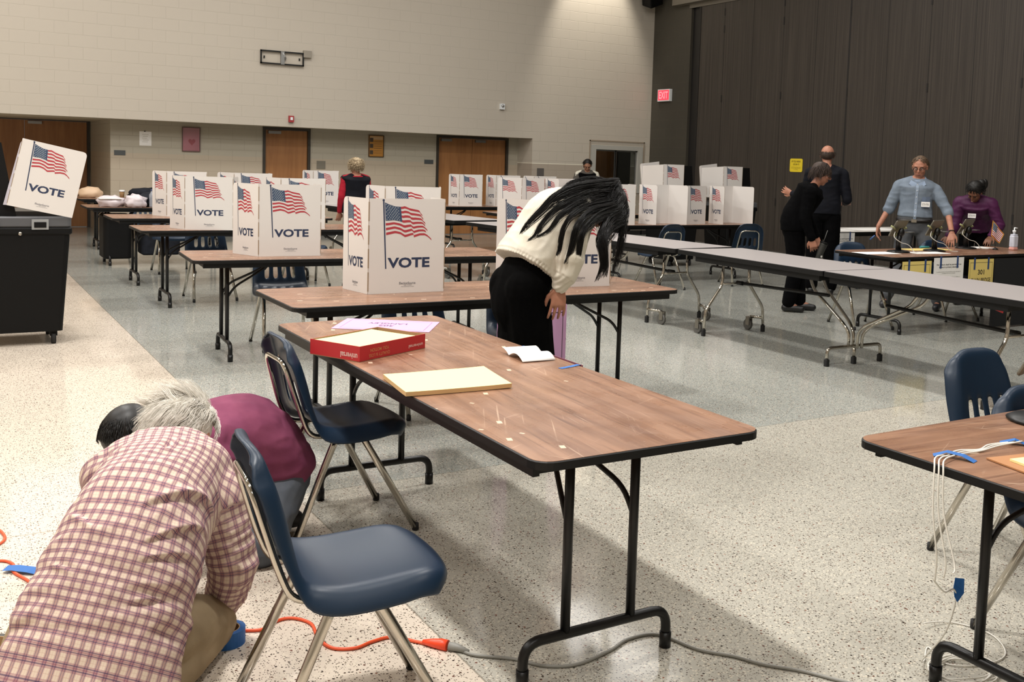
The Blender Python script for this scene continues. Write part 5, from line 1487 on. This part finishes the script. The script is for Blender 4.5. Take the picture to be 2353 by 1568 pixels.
# ---- woman in the cream sweater bending over, long black hair
def cream_person():
    J = dict(hipL=(2.47,4.54,.86), hipR=(2.46,4.36,.86), knL=(2.60,4.56,.46), knR=(2.53,4.37,.46), anL=(2.62,4.57,.08), anR=(2.50,4.38,.08),
        shL=(2.73,4.60,1.245), shR=(2.675,4.28,1.225), elL=(2.70,4.60,1.03), elR=(2.610,4.205,1.030), wrL=(2.62,4.50,.88), wrR=(2.575,4.235,.885),
        mid=(2.60,4.45,1.055), neck=(2.85,4.47,1.295), head=(2.982,4.47,1.268), face=(.50,-.0,-.85), up=(.85,.0,.50))
    t, body, q, R = build_person('person in a cream sweater and black trousers bending over, long black hair hanging', J, skin=('skin_mid','#96644c','#a87660'), top=None, bottom=None, vox=.0055, fine=.0040,
        hands=((V((-.1,0,-1)), V((-1,0,0)), .35), (V((-.08,-.05,-1)), V((.25,1,.1)), .35)), shoes='#101010', s=.96)
    Je = ensure(J)
    c = MB(); torso(c, Je, .030, .98, t0=.10, ws=(.185,.19,.185,.18,.175,.15,.07), ds=(.170,.162,.148,.130,.105,.075,.05))
    for k in 'LR':
        limb(c, [Je['sh'+k], Je['sh'+k].lerp(Je['el'+k],.5), Je['el'+k], Je['el'+k].lerp(Je['wr'+k],.55), Je['wr'+k].lerp(Je['el'+k],.10)], [.084,.074,.068,.062,.042])
        limb(c, [Je['sh'+k], Je['neck'].lerp(Je['sh'+k],.3)], [.085,.065])
    me = voxel(c, .0060, 5); wrinkle(me, .008, (9,6,13), 2)
    P0_ = (Je['hipL']+Je['hipR'])/2; ax_ = nrm(Je['mid']-P0_)
    for v, n in zip(me.vertices, [v.normal.copy() for v in me.vertices]):
        h_ = (v.co-P0_).dot(ax_)
        if h_ < .13 and v.co.z > .80 and v.co.x < 2.66:
            rr_ = v.co-P0_-ax_*h_; v.co += n*(.0022*math.sin(math.atan2(rr_.y, rr_.dot(ax_.cross(V((0,1,0)))))*70)-.004)
    m = m_fabric('cream_knit', '#c6bfae', '#d0cabb', 160, .95); link('sweater', setmat(me, m), t)
    c = MB(); torso(c, Je, .012, .96, t0=0, t1=.32)
    for k, dx in (('L',0),('R',0)):
        limb(c, [Je['hip'+k], Je['hip'+k].lerp(Je['kn'+k],.5), Je['kn'+k], Je['an'+k]+V((0,0,.05))], [.112,.112,.104,.098])
    c.ell(V((2.455,4.45,.80)), (.115,.17,.17)); c.ell(V((2.50,4.46,.62)), (.12,.15,.2))
    me = voxel(c, .007, 8); wrinkle(me, .006, (8,8,5), 6); link('trousers', setmat(me, m_fabric('black_wool', '#030303', '#050505', 300, 1.0)), t)
    # hair: one mass over the crown, then heavy hanging locks
    hm = MB(); random.seed(21); hd = V(J['head'])
    hm.ell(q(0,-.018,.035), (.086,.105,.098), 24, 16, 0, R)
    locks = [  # centre line, widths, number of strands
        ([(3.00,4.42,1.375),(2.903,4.37,1.376),(2.67,4.265,1.362),(2.495,4.17,1.326),(2.409,4.16,1.262),(2.339,4.16,1.199),(2.307,4.165,1.151)], (.055,.050,.042,.034,.024,.014,.004), 330),
        ([(3.00,4.42,1.36),(2.904,4.37,1.346),(2.702,4.265,1.322),(2.511,4.165,1.281),(2.425,4.16,1.211),(2.384,4.16,1.148),(2.348,4.165,1.123)], (.05,.045,.035,.022,.018,.012,.004), 220),
        ([(3.00,4.40,1.33),(2.906,4.37,1.305),(2.704,4.255,1.296),(2.527,4.16,1.249),(2.456,4.155,1.173),(2.384,4.16,1.135)], (.05,.045,.034,.018,.012,.005), 200),
        ([(3.00,4.40,1.32),(2.923,4.36,1.291),(2.72,4.24,1.276),(2.573,4.155,1.236),(2.53,4.15,1.172),(2.519,4.155,1.082),(2.505,4.16,1.044)], (.05,.045,.030,.018,.014,.010,.004), 200),
        ([(3.01,4.40,1.30),(2.941,4.35,1.264),(2.737,4.23,1.256),(2.612,4.15,1.198),(2.585,4.145,1.12),(2.572,4.15,1.056),(2.551,4.155,1.007)], (.05,.045,.030,.020,.018,.014,.004), 220),
        ([(3.01,4.40,1.28),(2.958,4.35,1.25),(2.769,4.22,1.229),(2.644,4.145,1.171),(2.624,4.14,1.094),(2.619,4.145,1.029),(2.613,4.15,.99)], (.05,.045,.028,.018,.015,.011,.004), 200),
        ([(3.02,4.40,1.26),(2.976,4.36,1.222),(2.871,4.28,1.198),(2.789,4.20,1.135),(2.785,4.17,1.055),(2.780,4.17,.987),(2.747,4.18,.907)], (.05,.05,.04,.030,.024,.018,.006), 260),
        ([(3.02,4.40,1.25),(2.977,4.37,1.208),(2.873,4.29,1.157),(2.814,4.22,1.095),(2.81,4.19,1.0),(2.812,4.19,.925)], (.05,.05,.04,.026,.018,.006), 200),
        ([(3.03,4.44,1.36),(3.056,4.42,1.32),(3.056,4.39,1.25),(3.026,4.36,1.155),(3.003,4.35,1.071),(2.985,4.35,.974),(2.964,4.35,.89)], (.03,.026,.022,.022,.024,.022,.012), 85),
        ([(3.04,4.44,1.34),(3.051,4.42,1.29),(3.045,4.39,1.194),(3.014,4.36,1.099),(2.992,4.35,1.016),(2.978,4.35,.946)], (.03,.028,.022,.018,.016,.008), 60),
        ([(3.03,4.42,1.26),(3.037,4.41,1.219),(2.979,4.38,1.166),(2.904,4.35,1.128),(2.863,4.34,1.117)], (.03,.02,.014,.010,.004), 45),
        ([(3.04,4.42,1.24),(3.045,4.41,1.205),(3.005,4.38,1.152),(2.93,4.35,1.093),(2.889,4.34,1.084),(2.872,4.34,1.094)], (.02,.012,.010,.008,.006,.004), 18),
        ([(2.97,4.47,1.37),(2.90,4.46,1.385),(2.80,4.43,1.385),(2.68,4.36,1.37),(2.56,4.26,1.33)], (.05,.05,.045,.035,.02), 300),
        ([(3.00,4.41,1.36),(2.95,4.38,1.32),(2.92,4.36,1.27),(2.90,4.35,1.22),(2.88,4.33,1.17)], (.06,.06,.055,.045,.03), 300),
    ]
    for pts, ww, n in locks:
        S = spline(pts, 4); K = len(S); W = []
        for j in range(K):
            t_ = j/(K-1)*(len(ww)-1); a = int(min(t_, len(ww)-2)); W.append(ww[a]+(ww[a+1]-ww[a])*(t_-a))
        for i in range(n):
            a = random.random()*2*PI; r0 = math.sqrt(random.random()); ph = random.random()*6; fly = random.random() < .07
            kk = max(4, int(K*random.uniform(.80, 1.0))); P = []
            for j in range(kk):
                sp = r0*(W[j]+(.020*j/K if fly else .002))
                P.append(S[j]+V((math.cos(a)*sp, math.sin(a)*sp*.5, math.sin(a*1.7)*sp*.9))+V((.003*math.sin(ph+j*.7), .003*math.cos(ph+j), 0)))
            r1 = .0015 if not fly else .0006
            hm.tube(P, [r1*(1-.7*j/(len(P)-1)) for j in range(len(P))], 3, 0, False, False)
    def path(i):
        d = V((random.gauss(0,1), random.gauss(0,1), random.gauss(0,1))).normalized()
        f_ = nrm(V(J['face'])); up = nrm(V(J['up'])-f_*V(J['up']).dot(f_)); rt = f_.cross(up)
        a, b, e = d.dot(rt), d.dot(f_), d.dot(up)
        if b > .45 and e < .7: return None
        c = q(0,-.014,.036); p = c+(rt*a*.086+f_*b*.104+up*e*.098); g = nrm(V((-.3,-.2,-1))+rt*a*.6)
        n = (p-c).normalized(); g = nrm(g-n*g.dot(n)); P = [p]
        for k in range(5):
            p = p+g*.020; r_ = p-c; p = c+r_.normalized()*.098; n = r_.normalized(); g = nrm(g-n*g.dot(n)); P.append(p)
        return P
    strands(hm, 900, None, path, .0014, .0005, 3)
    link('hair', hm.mesh('hair', m_hair('long_black_hair', '#070606', '#14110f', .38)), t)
cream_person()

# ---- standing people: local frame, +Y is where they face, +X their right
def stand(h=1.70, **kw):
    k = h/1.72
    J = dict(hipL=(-.09,0,.90), hipR=(.09,0,.90), knL=(-.10,.02,.49), knR=(.10,.02,.49), anL=(-.11,-.01,.08), anR=(.11,-.01,.08),
        shL=(-.185,0,1.40), shR=(.185,0,1.40), elL=(-.23,-.02,1.12), elR=(.23,-.02,1.12), wrL=(-.24,.08,.88), wrR=(.24,.08,.88),
        neck=(0,-.01,1.475), head=(0,.015,1.605), face=(0,1,0), up=(0,0,1))
    for a in J:
        if a not in ('face','up'): J[a] = tuple(x*k for x in J[a])
    J.update(kw); return J
def facing(deg_from_cam, x, y):
    """angle that turns +Y toward the camera, plus an offset"""
    return math.atan2(-y, -x)-PI/2+math.radians(deg_from_cam)
black_cloth = m_fabric('black_jersey', '#050506', '#080809', 300, 1.0)
black_cloth.node_tree.nodes['Principled BSDF'].inputs['Specular IOR Level'].default_value = .06
navy_cloth = m_fabric('navy_jersey', '#090a11', '#0e1018')
def hair_cap(t, q, R, s, m, back=.0, full=1.0, n=500, L=.05, seed=1, droop=(0,0,-1), bald=False, low=-.45, frizz=.25, fmax=.30, lift=.6):
    hm = MB(); random.seed(seed)
    c = q(0,-.014,.040); rt, f_, up = R.col[0], R.col[1], R.col[2]
    if not bald: hm.ell(q(0,-.024,.046), (.081*s*full,.093*s*full,.086*s*full), 20, 14, 0, R)
    else:
        hm.ell(q(0,-.030,.012), (.0795*s,.080*s,.062*s), 20, 14, 0, R)
    def path(i):
        d = V((random.gauss(0,1), random.gauss(0,1), random.gauss(0,1))).normalized()
        a, b, e = d.dot(rt), d.dot(f_), d.dot(up)
        if (b > fmax and e < .55) or e < low: return None
        if bald and e > .12: return None
        p = c+(rt*a*.080+f_*b*.096+up*e*.086)*s*full; n_ = (p-c).normalized(); g = nrm(V(droop)+rt*a*.5)
        P = [p]; d_ = nrm(n_*lift+g); ph = random.random()*6
        for k in range(4):
            d_ = nrm(d_*.6+g*.5+V((math.sin(ph+k*2),math.cos(ph+k*1.7),math.sin(ph*2+k)))*frizz); p = p+d_*L/4
            r_ = p-c
            if r_.length < .088*s*full: p = c+r_.normalized()*.09*s*full
            P.append(p)
        return P
    strands(hm, n, None, path, .0022*s, .0006, 3)
    return link('hair', hm.mesh('hair', m), t)
def badge(t, p, R3, w=.09, h=.055):
    o = MB().box((-w/2,-.002,-h/2),(w/2,0,h/2)); put_text(o, 'ELECTION OFFICER', -.035, -.012, .035, .012, lambda a, b: (-a, .0008, b), 1)
    g = o.build('name_badge', [M['paper'], M['ink']], t); g.location = p; g.rotation_euler = R3; return g
# man in the light blue shirt
J = stand(1.70, hipL=(-.10,0,.88), hipR=(.09,0,.88), knL=(-.25,.05,.47), knR=(.13,.03,.47), anL=(-.30,0,.08), anR=(.26,0,.08), shL=(-.205,.02,1.325), shR=(.17,.0,1.36), elL=(-.345,.10,1.10), elR=(.27,-.02,1.11), wrL=(-.395,.30,.88), wrR=(.375,.06,.90),
    neck=(-.02,.02,1.45), head=(-.03,.05,1.565), face=(.14,.95,-.32), up=(.03,.25,1), mid=(-.01,0,1.08))
t, body, q, R = build_person('man in a light blue shirt with rolled sleeves and glasses at the check-in table', J, (9.19,7.58,0), facing(0,9.19,7.58), skin=('skin_ruddy','#9c6a54','#ab7862'),
    top=m_fabric('blue_oxford', '#6a7582', '#76818d', 420), bottom=m_fabric('grey_chino', '#4b4d50', '#56585b'), sleeve='elbow', hem=.16, vox=.008, hands=((V((.1,.45,-.8)), V((0,-.3,-1)), .3), (V((.1,.1,-1)), V((-1,.2,0)), .6)), build=1.06, wr=.008, sl_w=1.0, shoes='#26262a')
face(t, q, R, 1, None); glasses(t, q, R, 1); hair_cap(t, q, R, 1, m_hair('brown_hair', '#4a392c', '#6b5743', .6), n=900, L=.035, seed=3, droop=(0,-.5,-.6), fmax=.1, lift=.25)
badge(t, (-.11,.165,1.17), (0,0,0)); bl = MB(); rings(bl, [((0,.0,.965),V((1,0,0)),V((0,1,0)),.198,.142),((0,.0,1.0),V((1,0,0)),V((0,1,0)),.198,.142)]); bl.build('belt', mat_('belt_leather', '#1a1614', .4), t)
MB().box((-.028,.136,.966),(.028,.146,.999)).build('buckle', M['steel'], t)
MB().tube([V(J['wrL'])+V((.028*math.cos(a),.028*math.sin(a)*.8,.02+.01*math.sin(a))) for a in [i*PI/8 for i in range(16)]], .005, 6, 0, True).build('wristwatch', M['black_plastic'], t)
MB().tube([V(J['wrR'])+V((.03,.05,-.10)), V(J['wrR'])+V((.08,.05,-.15))], .008, 8).build('pen', mat_('pen_blue', '#3c5d92', .4), t)
sh_me = [c for c in kids(t) if c.name.startswith('top')][0].data
def front_y(x, z):
    best = [v.co.y for v in sh_me.vertices if abs(v.co.x-x) < .012 and abs(v.co.z-z) < .012]
    return max(best) if best else .13
pk = MB(); vs = []; zs = [1.0+.035*i for i in range(12)]
for z in zs:
    xx = -.005-.03*(z-1.0); yy = front_y(xx, z)+.0025; vs += [(xx-.015,yy,z),(xx+.015,yy,z)]
pk.add(vs, [(2*i,2*i+1,2*i+3,2*i+2) for i in range(len(zs)-1)])
for z in zs[1::2]: pk.ell((-.005-.03*(z-1.0), front_y(-.005,z)+.005, z), (.006,.002,.006), 8, 5, 1)
pk.build('placket', [mat_('placket_blue', '#8896a8', .8), mat_('shirt_button', '#c4c8cc', .4)], t)
po = MB(); vs = []
for z in (1.13,1.17,1.21,1.25):
    for xx in (-.155,-.11,-.07): vs.append((xx, front_y(xx,z)+.003, z))
po.add(vs, [(3*i+j,3*i+j+1,3*i+j+4,3*i+j+3) for i in range(3) for j in range(2)]); po.build('chest_pocket', mat_('pocket_blue', '#66748a', .85), t)
nk = V(J['neck'])
cb2 = MB().tube([nk+V((.073*math.cos(a),.070*math.sin(a)+.015,-.004-.030*math.sin(a))) for a in [i*2*PI/24 for i in range(24)]], .014, 8, 0, True); cb2.build('collar_band', mat_('collar_blue', '#8494aa', .8), t)
cl = MB(); fy = lambda x, z: min(front_y(x, z), .135)+.008
cl.add([(x, fy(x,z), z) for x, z in ((-.085,1.425),(-.018,1.395),(-.050,1.345),(-.105,1.385))], [(0,1,2,3)])
cl.add([(x, fy(x,z), z) for x, z in ((.055,1.430),(-.012,1.395),(.020,1.345),(.075,1.390))], [(3,2,1,0)])
link('collar', bake(cl.mesh('c', mat_('collar_blue', '#8494aa', .8)), [('SOLIDIFY', dict(thickness=.006))]), t)
# woman in black with glasses and a grey tumbler
J = stand(1.58, hipL=(-.08,-.03,.83), hipR=(.08,-.03,.83), knL=(-.10,.02,.45), knR=(.09,.0,.45), anL=(-.11,.06,.08), anR=(.09,-.06,.08), shL=(-.16,.11,1.27), shR=(.16,.11,1.27), elL=(-.20,.09,1.0), elR=(.20,.07,1.0), wrL=(-.16,.20,.80), wrR=(.20,.15,.79),
    neck=(0,.15,1.34), head=(0,.215,1.455), face=(.0,.93,-.30), up=(0,.3,1), mid=(0,-.02,1.02))
bw = (7.70,7.86)
t, body, q, R = build_person('woman in black with glasses and brown bobbed hair holding a grey tumbler', J, (*bw,0), math.atan2(-.70,.71)-PI/2, skin=('skin_light',), top=black_cloth, bottom=black_cloth, vox=.008, s=.95, build=1.18, wr=.007, top_off=.02,
    leg_off=.022, legw=1.0, hem=.06, hands=((V((0,.2,-1)), V((1,0,0)), .9), (V((0,.25,-1)), V((-1,0,.1)), .9)), shoes='#0b0b0b')
face(t, q, R, .95, None, '#4a382c'); glasses(t, q, R, .95, '#241c18')
hair_cap(t, q, R, .97, m_hair('bob_brown', '#261b15', '#3d2d23', .55), full=1.10, n=1400, L=.115, seed=6, droop=(0,-.15,-1), low=-.2, fmax=.15)
hb = MB(); hb.tube([q(.090*math.cos(a), .012-.0*math.sin(a), .045+.092*math.sin(a)) for a in [i*PI/12 for i in range(13)]], .006, 8); hb.build('headband', M['black_plastic'], t)
tm = thing('tumbler', 'dark grey tumbler in the right hand of the woman in black', 'cup', (0,0,0))
Mb = Matrix.Translation((*bw,0)) @ Matrix.Rotation(math.atan2(-.70,.71)-PI/2, 4, 'Z')
tp = Mb @ V((.185,.205,.54)); tm.location = tp; tm.rotation_euler = (math.radians(12), math.radians(14), 0)
MB().lathe([(0,0),(.026,0),(.034,.12),(.040,.21),(.041,.22),(0,.22)], 18).build('cup', mat_('tumbler_grey', '#3b3b38', .35, .3), tm)
MB().lathe([(0,.218),(.043,.218),(.043,.232),(.03,.238),(0,.238)], 18).build('lid', M['black_plastic'], tm)
MB().tube([(.0,.012,.23),(.0,.02,.36)], .0035, 6).build('straw', mat_('grey_straw', '#6b6b68', .4), tm)
sb = MB(); sb.add([(-.012,-.0365,.075),(.012,-.0365,.075),(.012,-.0375,.095),(-.012,-.0375,.095)], [(0,1,2,3)]); sb.build('mark', M['paper'], tm)
# tall man in navy seen from behind
J = stand(1.80, elR=(.26,-.02,1.16), wrR=(.24,.16,1.12), elL=(-.25,.06,1.16), wrL=(-.40,.22,1.20), head=(0,.01,1.68), neck=(0,-.015,1.545))
t, body, q, R = build_person('tall balding man in dark navy seen from behind by the yellow notice', J, (9.10,8.85,0), facing(180,9.1,8.85), skin=('skin_ruddy',), top=navy_cloth, bottom=black_cloth, vox=.008, s=1.02, build=1.0, wr=.007, top_off=.016, hem=.05,
    hands=((V((-.8,.3,.35)), V((0,1,.2)), .5), (V((0,1,0)), V((0,0,-1)), .5)), shoes='#0b0b0b', leg_off=.03)
hair_cap(t, q, R, 1.04, m_hair('dark_brown_hair', '#2e231c', '#3d3027', .6), n=500, L=.02, seed=9, droop=(0,0,-1), bald=True, low=-.6, fmax=.25, frizz=.05, lift=.0)
# woman in the purple blouse leaning over the table
J = stand(1.60, hipL=(-.09,-.08,.84), hipR=(.09,-.08,.84), shL=(-.17,.24,1.19), shR=(.17,.22,1.19), elL=(-.27,.22,.95), elR=(.20,.26,.93), wrL=(-.20,.42,.83), wrR=(.24,.44,.80), neck=(0,.27,1.24), head=(.0,.36,1.315), face=(.25,.62,-.75), up=(.1,.75,.62), mid=(0,.03,1.03))
t, body, q, R = build_person('woman in a purple blouse with black hair leaning over the check-in table', J, (10.16,7.50,0), facing(-4,10.16,7.50), skin=('skin_brown','#6f4936','#805844'), top=m_fabric('purple_satin', '#431b3c', '#512449', 260, .5), bottom=black_cloth, vox=.008, s=.95, build=.98, wr=.009,
    sleeve='wrist', sl_w=1.08, top_off=.02, hem=.08)
face(t, q, R, .95, None, '#1a1411', True)
hair_cap(t, q, R, .97, m_hair('black_hair2', '#0c0b0a', '#1d1a17', .5), full=1.06, n=900, L=.06, seed=12, droop=(0,-.8,-.3), low=-.5, fmax=.2)
hb = MB(); hb.ell(q(-.03,-.13,.02), (.045,.05,.05), 12, 8).ell(q(-.05,-.17,-.03), (.035,.04,.06), 12, 8); hb.build('ponytail', bpy.data.materials['black_hair2'], t)
badge(t, (.02,.335,1.05), (.3,0,0), .085, .05)
# woman with red sleeves and a navy vest
J = stand(1.46, elL=(-.21,-.02,.93), wrL=(-.20,.06,.72), elR=(.20,.04,.95), wrR=(.16,.16,.80), head=(0,.01,1.335), neck=(0,-.01,1.23), shL=(-.155,0,1.17), shR=(.155,0,1.17))
px = (4.78, 13.2)
t, body, q, R = build_person('person with curly blond hair, red sleeves and a navy vest seen from behind', J, (*px,0), facing(205,*px), skin=('skin_light',), top=m_fabric('red_fleece', '#8e1524', '#9c1c2c'), bottom=navy_cloth, vox=.009, s=.90, build=1.0, wr=.006, top_off=.010, hem=.0)
c = MB(); torso(c, ensure(J), .030, .98, t0=.0, t1=.90)
for k in (-1,1): limb(c, [(k*.06,-.005,1.19),(k*.135,0,1.165)], [.06,.062])
me = voxel(c, .009); wrinkle(me, .006, (7,7,10), 5); link('vest', setmat(me, navy_cloth), t)
hair_cap(t, q, R, 1.0, m_hair('curly_blond', '#6d5a45', '#c2b08f', .7), full=1.05, n=1300, L=.07, seed=14, droop=(0,0,-1), low=-.65, frizz=.9, fmax=.4)
# woman behind the far booths
J = stand(1.56, head=(0,.06,1.44), face=(.05,.8,-.55), up=(0,.5,.85), neck=(0,.03,1.34), elL=(-.25,.05,1.03), elR=(.25,.05,1.03))
px = (10.15, 15.85)
t, body, q, R = build_person('woman with dark hair in a grey and white jacket looking down behind the far booths', J, (*px,0), facing(4,*px), skin=('skin_tan2','#8a614a','#9b7059'), top=m_fabric('grey_jacket', '#4e4a45', '#5a5650'), bottom=black_cloth, vox=.009, s=.92, build=.92, hem=.02, top_off=.022)
c = MB(); torso(c, ensure(J), .026, .84, t0=.2, t1=.93); me = voxel(c, .009)
for v in me.vertices: v.co.y += .012
link('undershirt', setmat(me, black_cloth), t)
c = MB()
for a in (-1,1): limb(c, [(a*.11,.02,1.325),(a*.17,.01,1.29),(a*.20,.02,1.20)], [.038,.052,.050])
link('shoulder_panel', setmat(voxel(c, .009), m_fabric('white_panel', '#c9c4b4', '#d4d0c2')), t)
face(t, q, R, .95, None, '#1c1410', True)
hair_cap(t, q, R, .97, m_hair('dark_hair3', '#0e0c0a', '#1b1613', .5), n=500, L=.03, seed=15, droop=(0,-1,-.2), fmax=.1)
MB().ell(q(.05,-.08,-.03), (.035,.04,.07), 12, 8).build('ponytail', bpy.data.materials['dark_hair3'], t)
